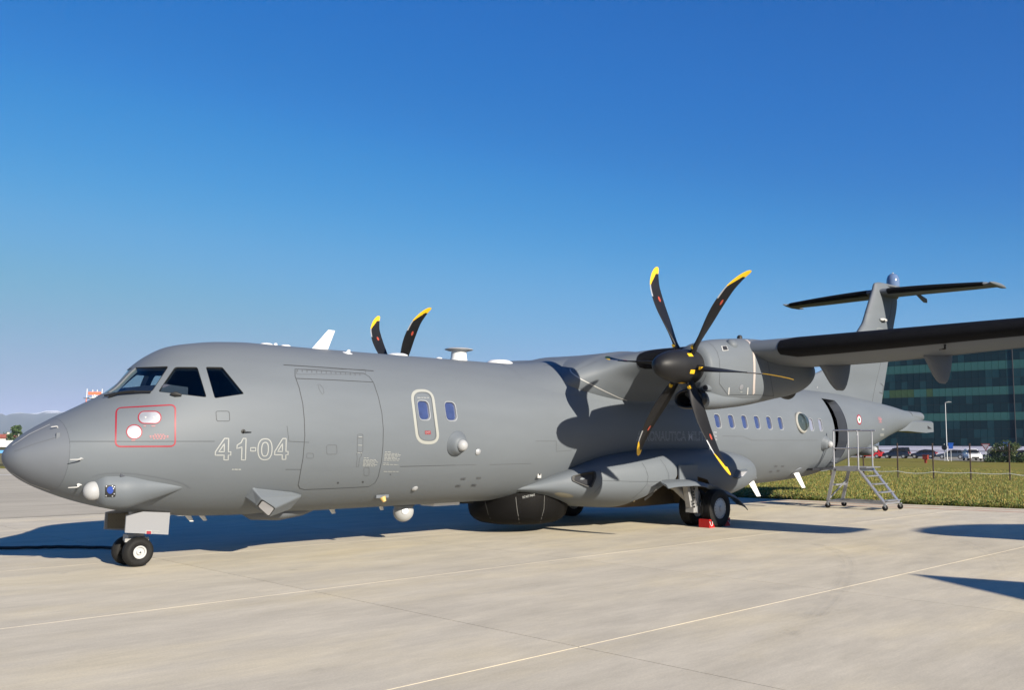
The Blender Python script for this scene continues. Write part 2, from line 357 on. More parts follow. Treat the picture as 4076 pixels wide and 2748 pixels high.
# ------------------------------------------------------------------ grass blades and edge weeds
BL1 = mat('grass_blade_green', (.115, .125, .02), .7, var=.25, vscale=3); BL2 = mat('grass_blade_straw', (.28, .21, .06), .8, var=.2, vscale=3); BL3 = mat('weed_leaf', (.07, .115, .018), .6, var=.3, vscale=4)
rnd = random.Random(3)
def blades(n, fx, fy, h0, h1, w, mats, name, lean=.5):
    vs = []; fs = []; mi = []
    for i in range(n):
        x = fx(); y = fy(); y = y if x < 25 else y*1.2+6; X = edge_x(y)+x; z = gz(X)-.01; h = rnd.uniform(h0, h1)*(1.4 if rnd.random() < .08 else 1); a = rnd.uniform(0, 2*pi); l = rnd.uniform(0, lean)*h; k = len(vs)
        dx, dy = cos(a), sin(a); lx, ly = cos(a+1.3)*l, sin(a+1.3)*l
        vs += [(X-dx*w, y-dy*w, z), (X+dx*w, y+dy*w, z), (X+lx, y+ly, z+h)]; fs.append((k, k+1, k+2)); r = rnd.random(); mi.append(0 if r < .5 else (1 if r < .78 else 2))
    o = add(name, vs, fs, mats, None, smooth=False, mi=mi, recalc=False); return o
o = blades(150000, lambda: .3+62*rnd.random()**1.9, lambda: rnd.uniform(-16, 16), .04, .11, .014, [BL1, BL2, BL3], 'grass')
prop(o, 'short green and straw coloured grass covering the verge beyond the apron', 'grass', kind='stuff')
# weeds: leafy clumps along the concrete edge
vs = []; fs = []; mi = []
for c in range(900):
    y = rnd.uniform(-14, 10); d = abs(rnd.gauss(0, .55)); X = edge_x(y)+.05+d; h = rnd.uniform(.06, .22)*(1.3-.5*min(1, d)); z0_ = gz(X)
    for l in range(16):
        a = rnd.uniform(0, 2*pi); rr = rnd.uniform(.02, .16); zz = z0_+h*rnd.random(); s_ = rnd.uniform(.02, .05); k = len(vs); b = rnd.uniform(-.6, .9)
        c0 = V((X+rr*cos(a), y+rr*sin(a), zz)); t = V((cos(a)*cos(b), sin(a)*cos(b), sin(b)))*s_; sd = V((-sin(a), cos(a), 0))*s_*.55
        vs += [c0-t, c0+sd, c0+t, c0-sd]; fs.append((k, k+1, k+2, k+3)); mi.append(rnd.choice((0, 0, 1, 2, 2)))
o = add('edge_weeds', vs, fs, [BL3, BL2, BL1], None, smooth=False, mi=mi, recalc=False); prop(o, 'low leafy weeds growing along the concrete edge of the apron', 'weeds', kind='stuff')

# ------------------------------------------------------------------ glass office building
def at_depth(px, py_, depth): d = ray(px, py_); return CAM+d*depth
BX = 165.0; bl = on_x(3497, 1700, BX).y; GZ0 = -.45
bld = empty('office_building', (BX, 40, GZ0), 0, 'long dark glass office block with white base behind the car park', 'building')
CW = 1.18
T1 = mat('pane_teal', (.045, .13, .125), .12, spec=.12, var=.22, vscale=.35); T2 = mat('pane_dark', (.012, .033, .045), .12, spec=.12, var=.3, vscale=.3); T3 = mat('pane_olive', (.06, .105, .055), .15, spec=.12, var=.4, vscale=.5); T4 = mat('pane_slate', (.018, .055, .07), .12, spec=.12, var=.3, vscale=.4)  # pane tints stand in for the scenery and sky the glass reflects
zrow = [(1.65, 2.95, 'd'), (2.95, 4.5, 'd'), (4.5, 5.95, 'd'), (5.95, 7.35, 'l'), (7.35, 8.85, 'd'), (8.85, 10.3, 'd'), (10.3, 11.75, 'l'), (11.75, 13.2, 'd'), (13.2, 14.65, 'd'), (14.65, 16.15, 'l'), (16.15, 17.5, 'd'), (17.5, 18.7, 'd')]
zrow = [(1.65+(a-1.65)*1.025, 1.65+(b-1.65)*1.025, k) for a, b, k in zrow]
ncol = 25
MB().box((BX+.12, bl-120, GZ0), (BX+22, bl, 19.3)).build('wall', mat('curtain_frame', (.014, .018, .02), .5), bld, smooth=False)
MB().box((BX-.10, bl-36, GZ0), (BX+.115, bl+.05, 1.58)).build('base_wall', mat('base_white', (.74, .71, .80), .6, var=.05, vscale=.5), bld, smooth=False)
MB().box((BX-.14, bl-36, 1.585), (BX+.115, bl+.05, 1.64)).build('sill', DARK, bld, smooth=False)
MB().box((BX-.115, bl-36.0, .55), (BX-.102, bl+.0, .58)).build('base_joint', LINEL, bld, smooth=False)
MB().box((BX-.2, bl-120.0, 19.15), (BX+22.1, bl+.1, 19.6)).build('parapet', mat('parapet_grey', (.10, .11, .12), .5), bld, smooth=False)
pan = {}
for zi, (za, zb, kd) in enumerate(zrow):
    hh = round(zb-za, 2)
    for c in range(ncol):
        r = rnd.random(); kk = 'l' if kd == 'l' else ('s' if r < .3 else 'd')
        if zi == 6 and c in (0, 1, 2, 3, 4, 5, 7, 8): kk = 'o' if r < .75 else 'l'
        key = (hh, kk)
        if key not in pan:
            o = MB().box((-.02, .025, .025), (.10, CW-.025, hh-.03)).build('glass_pane', {'l': T1, 'd': T2, 's': T4, 'o': T3}[kk], bld, world=False, smooth=False); pan[key] = o
        else: o = inst(pan[key], bld)
        o.parent = bld; o.matrix_parent_inverse = Matrix.Identity(4); o.location = (0, bl-(c+1)*CW-40, za-GZ0)
MB().box((BX-.16, bl-CW*21-.06, GZ0), (BX-.03, bl-CW*21+.06, 19.1)).build('downpipe', mat('pipe_grey', (.045, .045, .05), .5), bld, smooth=False)

# ------------------------------------------------------------------ car park
CARP = mat('carpark_asphalt', (.10, .10, .10), .9, var=.15, vscale=.5); LIGHTC = mat('path_concrete', (.24, .225, .19), .9, var=.1, vscale=1)
prop(add('car_park', [V((x, y, -.44)) for x, y in ((119, -30), (164.8, -30), (164.8, 90), (147, 90), (144, 47), (128, 38), (122, 20))], [(0, 1, 2, 3, 4, 5, 6)], LIGHTC, None, smooth=False), kind='structure')
prop(add('far_verge', [V((x, y, -.448)) for x, y in ((84, -60), (150, -60), (150, 120), (84, 120))], [(0, 1, 2, 3)], GRASS, None, smooth=False), kind='structure')
MB().box((163.2, -30, -.45), (163.6, 64, -.32)).build('kerb', LIGHTC, None, smooth=False); prop(bpy.data.objects['kerb'], kind='structure')
TYRE = mat('car_tyre', (.02, .02, .02), .8); RIM = mat('car_rim', (.45, .45, .46), .35, .6); CGL = mat('car_glass', (.012, .015, .018), .12, spec=.3); LAMPR = mat('tail_lamp', (.35, .02, .015), .3); LAMPW = mat('head_lamp', (.7, .7, .7), .15)
def make_car(kind, paint, loc, rz, label):
    """local frame: +X forward"""
    root = empty('parked_car', loc, rz, label, 'car', 'cars in the car park before the glass building')
    if kind == 'van': L, H, W = 4.2, 1.80, 1.72; prof = [(-2.1, .35), (-2.12, .9), (-2.08, 1.05)]; body = [(2.1, .35), (2.08, .62), (1.9, .82), (1.1, 1.0), (-2.08, 1.05), (-2.12, .85), (-2.1, .35)]; cab = [(1.15, .98), (.45, 1.62), (.2, 1.72), (-1.9, 1.80), (-2.0, 1.72), (-2.08, 1.0)]
    elif kind == 'suv': L, H, W = 4.4, 1.66, 1.82; body = [(2.15, .35), (2.2, .62), (2.1, .86), (1.2, 1.02), (-2.1, 1.06), (-2.18, .8), (-2.12, .38)]; cab = [(1.15, 1.0), (.35, 1.56), (-.2, 1.66), (-1.4, 1.62), (-1.75, 1.5), (-2.12, 1.02)]
    elif kind == 'hatch': L, H, W = 4.1, 1.48, 1.74; body = [(2.05, .3), (2.08, .55), (1.95, .72), (1.05, .92), (-1.95, .98), (-2.06, .75), (-2.0, .32)]; cab = [(1.2, .88), (.25, 1.38), (-.25, 1.48), (-1.2, 1.42), (-1.6, 1.28), (-1.98, .95)]
    else: L, H, W = 4.4, 1.45, 1.74; body = [(2.2, .3), (2.22, .55), (2.1, .7), (1.0, .9), (-2.0, .95), (-2.2, .75), (-2.15, .32)]; cab = [(1.05, .86), (.2, 1.35), (-.3, 1.45), (-1.3, 1.42), (-1.75, 1.3), (-2.1, .92)]
    def shell(poly, sides, name, m, par):
        """loft the side profile across the width with rounded shoulders"""
        c = V((sum(p[0] for p in poly)/len(poly), 0, min(p[1] for p in poly))); rings = []
        for y, k, zk in sides: rings.append([V((c.x+(x-c.x)*k, y, c.z+(z-c.z)*zk)) for x, z in poly])
        o = MB().loft(rings).build(name, m, par, world=False, ang=30); return o
    w2 = W/2
    bo = shell(body, ((-w2, .96, .86), (-w2*.97, .99, .97), (-w2*.8, 1, 1), (w2*.8, 1, 1), (w2*.97, .99, .97), (w2, .96, .86)), 'body', paint, root)
    shell(cab, ((-w2*.93, .97, .02), (-w2*.78, .90, .95), (-w2*.70, .90, 1.0), (w2*.70, .90, 1.0), (w2*.78, .90, .95), (w2*.93, .97, .02)), 'cabin', paint, root)
    # side glass, windscreen, rear window
    xs_ = [p[0] for p in cab]; top = max(p[1] for p in cab); base = cab[0][1]
    for s in (-1, 1):
        f = lambda x, t: V((x*.93, s*(w2*.93-(w2*.15)*t+.012), base+.06+(top-base-.14)*t))
        for (a0, a1, b0, b1) in (((cab[0][0]-.25)*1, .12, (cab[1][0])*.9, .12), (.02, -1.0, .02, -.98), (-1.1, cab[-1][0]*.86, -1.08, cab[-2][0]*.86)):
            add('side_window', [f(a0, 0), f(a1, 0), f(b1, .92), f(b0, .92)], [(0, 1, 2, 3)], CGL, root, world=False, smooth=False)
    fx = lambda p, k, o: V((p[0]+o, k, p[1]))
    def screen(p, q, o, name): 
        d = V((q[0]-p[0], 0, q[1]-p[1])); n_ = V((d.z, 0, -d.x)).normalized()*(.03 if o > 0 else .03)
        cxm = sum(x for x, z in cab)/len(cab); kx = lambda P, t: V((cxm+(P[0]-cxm)*(.97-.07*t), 0, P[1]))
        A, B = kx(p, 0), kx(q, 1); n_ = n_ if n_.x*o > 0 else -n_
        add(name, [A.lerp(B, .12)+n_+V((0, -w2*.80, 0)), A.lerp(B, .12)+n_+V((0, w2*.80, 0)), A.lerp(B, .95)+n_+V((0, w2*.66, 0)), A.lerp(B, .95)+n_+V((0, -w2*.66, 0))], [(0, 1, 2, 3)], CGL, root, world=False, smooth=False)
    screen(cab[0], cab[1], 1, 'windscreen'); screen(cab[-1], cab[-2], -1, 'rear_window')
    first = None
    for x in (L*.31, -L*.30):
        for s in (-1, 1):
            wh = MB().rev([(.20, -.10), (.30, -.105), (.325, -.07), (.325, .07), (.30, .105), (.20, .10)], V((x, s*(w2-.08), .325)), V((0, 1, 0)), 20).build('wheel', TYRE, root, world=False)
            MB().rev([(.20, 0), (.19, .02), (.05, .03), (0, .03)], V((x, s*(w2+.01), .325)), V((0, s, 0)), 16).build('rim', RIM, wh, world=False)
    xf = max(p[0] for p in body); xr = min(p[0] for p in body)
    for s in (-1, 1):
        MB().box((xf-.16, s*w2*.62-.2, .62), (xf-.02, s*w2*.62+.2, .78)).build('headlight', LAMPW, root, world=False)
        MB().box((xr+.0, s*w2*.82-.12, .78), (xr+.14, s*w2*.82+.10, 1.05)).build('tail_light', LAMPR, root, world=False)
        MB().box((.75, s*(w2*.93)-.02, .95), (.90, s*(w2*.93+.14), 1.08)).build('mirror', paint, root, world=False)
    MB().box((xf-.06, -w2*.5, .36), (xf+.035, w2*.5, .56)).build('grille', CABLE, root, world=False)
    MB().box((xr-.03, -w2*.85, .40), (xr+.1, w2*.85, .58)).build('bumper', CABLE if kind == 'van' else paint, root, world=False)
    MB().box((xr-.04, -.26, .62), (xr-.02, .26, .73)).build('number_plate', WHITE, root, world=False)
    return root
def on_lot(px, py_, z=-.44): p = on_z(px, py_, z); return p
zP = crop(3480, 1700, .25623)
CB = mat('car_black', (.012, .014, .022), .25, coat=.5); CBL = mat('car_dark_blue', (.014, .017, .032), .25, coat=.5); CGR = mat('car_slate', (.05, .062, .08), .3, .2, coat=.5); CWH = mat('car_white', (.75, .75, .75), .3, coat=.5); CRD = mat('car_red', (.4, .02, .02), .3, coat=.5)
def lot(x, depth): q = ray(*zP(x, 500)); p = CAM+q*depth; return V((p.x, p.y, -.44))
make_car('van', CB, lot(345, 150), radians(100), 'black high-roofed van with tall tailgate parked beside the dark hatchback')
make_car('hatch', CBL, lot(765, 150), radians(102), 'dark blue rounded hatchback parked behind the red cabinet')
make_car('estate', CGR, lot(1205, 147), radians(104), 'slate grey estate car parked behind the lamp post')
make_car('suv', CWH, lot(1520, 131), radians(212), 'white sport utility car facing the fence, front bumper black')
make_car('estate', CB, lot(1890, 139), radians(96), 'black car half hidden by the low dark hedge')
make_car('hatch', CRD, lot(-60, 152), radians(100), 'red car partly hidden behind the tail of the airplane')
make_car('hatch', CBL, lot(2270, 141), radians(98), 'dark car parked behind the bushy yellow-green shrub')

# hedge, shrubs, trees
LEAF = [mat('leaf_dark', (.022, .045, .014), .6, var=.3, vscale=1.5), mat('leaf_mid', (.05, .085, .022), .6, var=.3, vscale=1.5), mat('leaf_olive', (.095, .105, .03), .6, var=.3, vscale=1.5)]
BARK = mat('bark', (.07, .055, .04), .9, var=.2)
def crown(name, fn, n, size, mats, par, seed, weights=None):
    rn = random.Random(seed); vs = []; fs = []; mi = []
    for i in range(n):
        c = fn(rn); a = V((rn.gauss(0, 1), rn.gauss(0, 1), rn.gauss(0, .8))).normalized(); b = a.orthogonal().normalized(); s_ = size*rn.uniform(.5, 1.3); d = a.cross(b); k = len(vs)
        vs += [c-b*s_, c+d*s_*.5, c+b*s_, c-d*s_*.5]; fs.append((k, k+1, k+2, k+3)); mi.append(rn.choice(weights or range(len(mats))))
    return add(name, vs, fs, mats, par, smooth=False, mi=mi, recalc=False)
def make_shrub(loc, r, h, label, cat, seed, lumps=9, n=1500, size=.10, weights=None, trunk=True, group=None, name='shrub'):
    loc = V(loc); root = empty(name, loc, 0, label, cat, group); rn = random.Random(seed)
    L_ = [(V((rn.gauss(0, r*.45), rn.gauss(0, r*.45), h*rn.uniform(.25, .85))), r*rn.uniform(.3, .55)) for _ in range(lumps)]
    def fn(q):
        c, rr = q.choice(L_); d = V((q.gauss(0, 1), q.gauss(0, 1), q.gauss(0, 1))).normalized(); p = loc+c+d*rr*q.random()**.4; p.z = max(p.z, loc.z+.02); return p
    if trunk:
        tr = MB().tube([loc-V((0, 0, .1)), loc+V((.05*r, 0, h*.35)), loc+V((0, .05*r, h*.7))], [.05*h, .035*h, .01*h], 7)
        for c, rr in L_[:5]: tr.tube([loc+V((0, 0, h*.25)), loc+c*.6+V((0, 0, h*.1)), loc+c], [.025*h, .015*h, .005*h], 5)
        tr.build('trunk', BARK, root)
    crown('crown', fn, n, size, LEAF, root, seed, weights); return root
make_shrub(lot(2115, 118)+V((0, 0, -.02)), 1.5, 2.6, 'bushy yellow-green shrub growing next to the dark hedge', 'shrub', 5, 10, 2600, .13, [0, 0, 1, 2])
make_shrub(lot(1850, 122), 1.1, 1.9, 'thin bare conifer with open branches behind the dark hedge', 'shrub', 6, 8, 500, .10, [0, 0, 1])
h0, h1 = lot(1745, 119), lot(2420, 117)
hg = crown('low_hedge', lambda q: h0.lerp(h1, q.random())+V((q.gauss(0, .35), q.gauss(0, .2), abs(q.gauss(0, .33)))), 5200, .11, LEAF, None, 9, [0, 0, 0, 1]); prop(hg, 'low dark hedge running along the car park edge beside the white car', 'hedge')
# street furniture
lp = lot(1135, 128); lr = empty('street_lamp', lp, 0, 'tall thin white street lamp standing at the edge of the car park', 'street lamp')
topz = (CAM+ray(*zE(988, 858))*128).z
MB().tube([lp, lp+V((0, 0, topz-lp.z))], [.06, .035], 10).build('pole', mat('lamp_pole', (.55, .56, .58), .5, .3), lr)
MB().tube([lp+V((-.05, .0, topz-lp.z-.05)), lp+V((.05, -.45, topz-lp.z+.06)), lp+V((.1, -.8, topz-lp.z+.03))], [.05, .09, .04], 10).build('lamp_head', SEAL, lr)
MB().box(lp-V((.15, .15, .05)), lp+V((.15, .15, .12))).build('base_plate', SEAL, lr)
def sign(px, depth, zc_, kind, label, cat):
    p = lot(px, depth); r = empty('road_sign', p, 0, label, cat); topz = zc_
    MB().tube([p, p+V((0, 0, topz+.5-p.z if kind == 'round' else topz-p.z))], .035, 8).build('post', MATS['lamp_pole'], r)
    f = V((-.93, -.37, 0)); s_ = V((-.37, .93, 0)).normalized()
    if kind == 'round': MB().rev([(.36, -.015), (.36, .015)], V((p.x, p.y, topz))+f*.06, f, 24).build('plate', mat('sign_back', (.06, .065, .07), .5), r)
    elif kind == 'tri':
        for k, m_, o in ((1, mat('sign_red', (.10, .012, .012), .5), .05), (.72, mat('sign_face', (.16, .15, .18), .5), .072)):
            c = V((p.x, p.y, topz+.12)); tri = [c+s_*(.62*k)+V((0, 0, .36*k)), c-s_*(.62*k)+V((0, 0, .36*k)), c+V((0, 0, -.72*k))]
            MB().loft([[q+f*o for q in tri], [q+f*(o+.02) for q in tri]]).build('plate', m_, r, smooth=False)
    else:
        MB().loft([[V((p.x, p.y, topz+z_))+s_*(w*cs)+f*(w*sn) for cs, sn in ((1, 1), (-1, 1), (-1, -1), (1, -1))] for z_, w in ((-.38, .26), (.3, .32))]).build('bin_body', mat('bin_blue', (.012, .075, .35), .4), r, smooth=False)
        MB().loft([[V((p.x, p.y, topz+z_))+s_*(w*cs)+f*(w*sn) for cs, sn in ((1, 1), (-1, 1), (-1, -1), (1, -1))] for z_, w in ((.30, .37), (.40, .35))]).build('bin_lid', MATS['bin_blue'], r, smooth=False)
    return r
def zat(px_y, depth): return (CAM+ray(zP(1100, px_y)[0], zP(1100, px_y)[1])*depth).z
sign(1095, 127, zat(322, 127), 'round', 'round sign seen from behind on a grey post left of the street lamp', 'sign')
sign(1737, 133, zat(312, 133), 'tri', 'triangular give-way sign with red rim on a thin post by the white car', 'sign')
b1 = sign(1195, 126, zat(297, 126), 'bin', 'blue box on a thin grey post right of the street lamp', 'post box'); b1.name = 'blue_post_box'
b2 = sign(2050, 132, zat(268, 132), 'bin', 'blue box on a post above the bushy yellow-green shrub', 'post box'); b2.name = 'blue_post_box'
p = lot(797, 112); hyd = empty('hydrant_cabinet', p, 0, 'red cabinet on a short red post in front of the dark hatchback', 'cabinet')
MB().box(p+V((-.12, -.12, -.1)), p+V((.12, .12, .42))).build('stand', mat('hydrant_red', (.21, .028, .016), .5, var=.1), hyd); MB().box(p+V((-.2, -.30, .42)), p+V((.2, .30, .92))).build('cabinet', MATS['hydrant_red'], hyd); MB().box(p+V((-.24, -.34, .92)), p+V((.24, .34, .97))).build('lid', MATS['hydrant_red'], hyd)

# ------------------------------------------------------------------ fence
FR = mat('rusty_post', (.055, .035, .028), .85, var=.3, vscale=8)
def fx_(y): return 49.0-.1*(y-5.6)
fence = empty('wire_fence', (fx_(0), 0, gz(49)), 0, 'rusty post and wire fence crossing the grass in front of the car park', 'fence')
F0 = 9.59; post = None
for k in range(-8, 12):
    y = F0-2.004*k; x = fx_(y); z = gz(x)
    if post is None:
        post = MB().box((-.03, -.03, -.1), (.03, .03, 2.0)).box((-.05, -.012, 1.7), (-.03, .012, 1.74)).build('post', FR, fence, world=False, smooth=False)
        o = post
    else: o = inst(post, fence)
    o.location = (x-fx_(0), y, z-gz(49)); o.rotation_euler = (rnd.uniform(-.02, .02), rnd.uniform(-.02, .02), 0)
for hz, r_, m_, sag in ((1.60, .014, FR, .01), (1.78, .006, FR, .02), (.38, .018, mat('pale_wire', (.55, .55, .52), .5), .05), (1.0, .006, FR, .03)):
    pts = []
    for k in range(-8, 12):
        for t in (0, .25, .5, .75): y = F0-2.004*(k+t); pts.append(V((fx_(y)-.04, y, gz(fx_(y))+hz-sag*4*t*(1-t)*(1 if k % 3 else 2.2))))
    MB().tube(pts, r_, 6).build('wire', m_, fence)

# ------------------------------------------------------------------ far left: field edge, houses, radar tower, hills
def far(px, py_, depth): return CAM+ray(px, py_)*depth
GY = mat('dry_grass', (.15, .12, .04), .95, var=.25, vscale=.15)
prop(add('dry_field', [V((x, y, -.012)) for x, y in ((-300, 81), (16, 81), (16, 132), (-300, 132))], [(0, 1, 2, 3)], GY, None, smooth=False), kind='structure') if False else None
a = on_z(0, 1848, 0); b_ = on_z(0, 1805, 0)
q = [on_z(-700, 1848, 0), on_z(160, 1848, 0), on_z(160, 1802, 0), on_z(-700, 1802, 0)]
prop(add('dry_field', [V((p.x, p.y, -.002)) for p in q], [(0, 1, 2, 3)], GY, None, smooth=False), kind='structure')
bp0 = on_z(-420, 1805, 0); bp1 = on_z(26, 1805, 0)
bb = empty('plastic_barrier', bp1, 0, 'low bright blue plastic barrier lying across the far field', 'barrier')
n_ = 12
for i in range(n_):
    p = bp1.lerp(bp0, i/n_); p2 = bp1.lerp(bp0, (i+.94)/n_); MB().loft([[p+V((0, -.25, 0)), p2+V((0, -.25, 0)), p2+V((0, .25, 0)), p+V((0, .25, 0))], [p+V((0, -.08, .42)), p2+V((0, -.08, .42)), p2+V((0, .08, .42)), p+V((0, .08, .42))]]).build('segment', mat('barrier_blue', (.06, .22, .50), .5), bb, smooth=False)
wl0, wl1 = far(-500, 1765, 300), far(130, 1765, 300)
def vwall(p, q, z0_, z1_, t): 
    d = (q-p); d.z = 0; s_ = V((-d.y, d.x, 0)).normalized()*t
    return MB().loft([[V((p.x, p.y, z0_))-s_, V((q.x, q.y, z0_))-s_, V((q.x, q.y, z0_))+s_, V((p.x, p.y, z0_))+s_], [V((p.x, p.y, z1_))-s_, V((q.x, q.y, z1_))-s_, V((q.x, q.y, z1_))+s_, V((p.x, p.y, z1_))+s_]])
bw_ = vwall(wl0, wl1, -.05, 2.1, .15).build('boundary_wall', mat('wall_pale', (.55, .54, .55), .8, var=.15, vscale=.3), None, smooth=False); prop(bw_, 'long pale boundary wall in front of the red roofed houses', 'wall')
ROOF = mat('roof_tile_red', (.30, .085, .055), .8, var=.2, vscale=.6); HW = mat('house_wall', (.60, .56, .52), .8, var=.1, vscale=.3)
def house(px, depth, w, d, h, hr, label, rz=.6):
    p = far(px, 1760, depth); p.z = 0; r = empty('house', p, rz, label, 'house', 'houses beyond the airfield wall')
    MB().box((-w/2, -d/2, -.05), (w/2, d/2, h)).build('wall', HW, r, world=False, smooth=False)
    e = .5; MB().part([(-w/2-e, -d/2-e, h+.01), (w/2+e, -d/2-e, h+.01), (w/2+e, d/2+e, h+.01), (-w/2-e, d/2+e, h+.01), (-w/2+1, 0, h+hr), (w/2-1, 0, h+hr)], [(0, 1, 5, 4), (2, 3, 4, 5), (1, 2, 5), (3, 0, 4), (3, 2, 1, 0)]).build('roof', ROOF, r, world=False, smooth=False)
    for k in range(4):
        x = -w/2+w*(k+.5)/4; MB().box((x-.5, -d/2-.06, h*.35), (x+.5, -d/2+.02, h*.75)).build('window', CGL, r, world=False, smooth=False)
    MB().box((w*.2-.3, -.3, h+hr*.5), (w*.2+.3, .3, h+hr+.7)).build('chimney', HW, r, world=False, smooth=False)
house(8, 360, 13, 8, 3.0, 1.6, 'low house with red tiled roof next to the tall bare tree', .5)
house(62, 380, 17, 8, 2.5, 1.5, 'long low house with red tiled roof under the dark tree', .75)
house(-60, 370, 14, 8, 3.2, 1.6, 'pale house with red tiled roof at the end of the row', .6)
house(150, 400, 15, 8, 3, 1.5, 'house with red tiled roof hidden behind the nose of the airplane', .7)
def far_tree(px, depth, r, h, label, seed, n=900, weights=None):
    p = far(px, 1760, depth); p.z = 0; return make_shrub(p, r, h, label, 'tree', seed, 10, n, .55, weights, True, 'trees beyond the airfield wall', 'tree')
far_tree(64, 350, 3.4, 7.6, 'dark round evergreen tree standing among the red roofs', 21, 1400, [0, 0, 1])
far_tree(34, 420, 3.0, 6.0, 'grey-green bare tree between the two nearest houses', 22, 320, [0, 1])
far_tree(95, 430, 3.0, 5.6, 'small dark tree behind the long low house', 23, 500, [0, 0, 1])
far_tree(-40, 400, 4, 7, 'broad dark tree behind the pale end house', 24, 900, [0, 0, 1])
pz = far(73, 1760, 300); pz.z = 0
po_ = MB().tube([pz, pz+V((0, 0, 4.2))], .09, 8).bar(pz+V((-.4, -.3, 4.0)), pz+V((.4, .3, 4.0)), .1).build('utility_pole', SEAL, None); prop(po_, 'thin pale pole standing before the red roofs', 'pole')
# radar tower
rp = far(366, 1760, 350); rp.z = 0; rtw = empty('radar_tower', rp, 0, 'orange and white radar aerial on a lattice tower beyond the nose', 'radar tower')
ORG = mat('radar_orange', (.62, .16, .08), .6); zt_ = far(366, 1587, 350).z; rv_ = rt.copy(); rv_.z = 0; rv_.normalize(); fv = V((rv_.y*-1, rv_.x, 0))
tw = MB()
for sx in (-1, 1):
    for sy in (-1, 1): tw.bar(rp+rv_*sx*2.6+fv*sy*2.6, rp+rv_*sx*2.0+fv*sy*2.0+V((0, 0, zt_-rp.z)), .28)
for k in range(4):
    za = (zt_)*(k/4); zb = zt_*((k+1)/4)
    for sy in (-1, 1): tw.bar(rp+rv_*-2.5+fv*sy*2.5+V((0, 0, za)), rp+rv_*2.2+fv*sy*2.2+V((0, 0, zb)), .16)
tw.build('lattice', ORG, rtw, smooth=False)
MB().box(V((-2.9, -2.9, zt_)), V((2.9, 2.9, zt_+.25)), Matrix.Translation(V((rp.x, rp.y, 0)))).build('platform', SEAL, rtw, smooth=False)
for dx in (-3.0, -.85, .85, 2.7): MB().tube([rp+rv_*dx+V((0, 0, zt_)), rp+rv_*dx+V((0, 0, zt_+(3.7 if abs(dx) > 1 else 3.4)))], .13, 8).build('lightning_rod', WHITE, rtw)
MB().loft([[rp+rv_*x+fv*(.25-.1*abs(x)/2.4)+V((0, 0, zt_+1.45+z_)) for x in lin(-2.4, 2.4, 9)]+[rp+rv_*x+fv*-.25+V((0, 0, zt_+1.45+z_)) for x in lin(2.4, -2.4, 9)] for z_ in (0, 1.1)]).build('antenna', ORG, rtw, smooth=False)
MB().rev([(.5, .25), (.5, .8), (.35, 1.2), (.3, 1.5)], V((rp.x, rp.y, zt_)), V((0, 0, 1)), 16).build('turntable', WHITE, rtw)
# snow-capped hills
def hills():
    pk = [(-900, 60), (-400, 95), (-150, 118), (0, 113), (14, 105), (32, 112), (73, 119), (103, 115), (138, 115), (161, 122), (184, 126), (218, 126), (241, 119), (259, 125), (330, 120), (480, 105), (700, 120), (1000, 96), (1400, 110), (2000, 80), (2600, 90), (3200, 60), (4400, 40)]
    f = pchip([p[0] for p in pk], [p[1] for p in pk]); D = 10000; rn = random.Random(4); vs = []; fs = []; NX = 360; rows = [(.62, .0), (.70, .22), (.78, .40), (.86, .62), (.93, .84), (1.0, 1.0), (1.12, .6), (1.3, 0)]
    ph = [(rn.uniform(0, 6), rn.uniform(.004, .05)) for _ in range(8)]
    for r, (dk, hk) in enumerate(rows):
        for i in range(NX):
            px = -900+5300*i/(NX-1); d = ray(px, 1767); d.z = 0; d *= D*dk
            j = sum(sin(px*b+a+r*1.7)*.012*(.02/b)**.4 for a, b in ph); h = f(px)/3705*D*(hk+(j*2.5 if 0 < hk < 1 else j*.25 if hk == 1 else 0))
            vs.append(V((CAM.x+d.x, CAM.y+d.y, max(-20, h)-2 if hk else -20)))
    for r in range(len(rows)-1):
        for i in range(NX-1): a = r*NX+i; fs.append((a, a+1, a+NX+1, a+NX))
    m = bpy.data.materials.new('hill_forest_and_snow'); m.use_nodes = True; n = m.node_tree.nodes; L = m.node_tree.links; b = n['Principled BSDF']; b.inputs['Roughness'].default_value = .95; b.inputs['Specular IOR Level'].default_value = 0
    ge = n.new('ShaderNodeNewGeometry'); sx = n.new('ShaderNodeSeparateXYZ'); L.new(ge.outputs['Position'], sx.inputs[0]); t = n.new('ShaderNodeTexNoise'); t.inputs['Scale'].default_value = .0046; t.inputs['Detail'].default_value = 8; L.new(ge.outputs['Position'], t.inputs[0])
    ad = n.new('ShaderNodeMath'); ad.operation = 'MULTIPLY_ADD'; L.new(t.outputs[0], ad.inputs[0]); ad.inputs[1].default_value = 120; L.new(sx.outputs[2], ad.inputs[2])
    r = n.new('ShaderNodeMapRange'); r.inputs['From Min'].default_value = 352; r.inputs['From Max'].default_value = 378; L.new(ad.outputs[0], r.inputs[0])
    mx = n.new('ShaderNodeMix'); mx.data_type = 'RGBA'; L.new(r.outputs[0], mx.inputs[0]); mx.inputs[6].default_value = (.045, .06, .05, 1); mx.inputs[7].default_value = (.85, .84, .86, 1); L.new(mx.outputs[2], b.inputs['Base Color'])
    return prop(add('hills', vs, fs, m, None, ang=60), kind='structure')
hills()
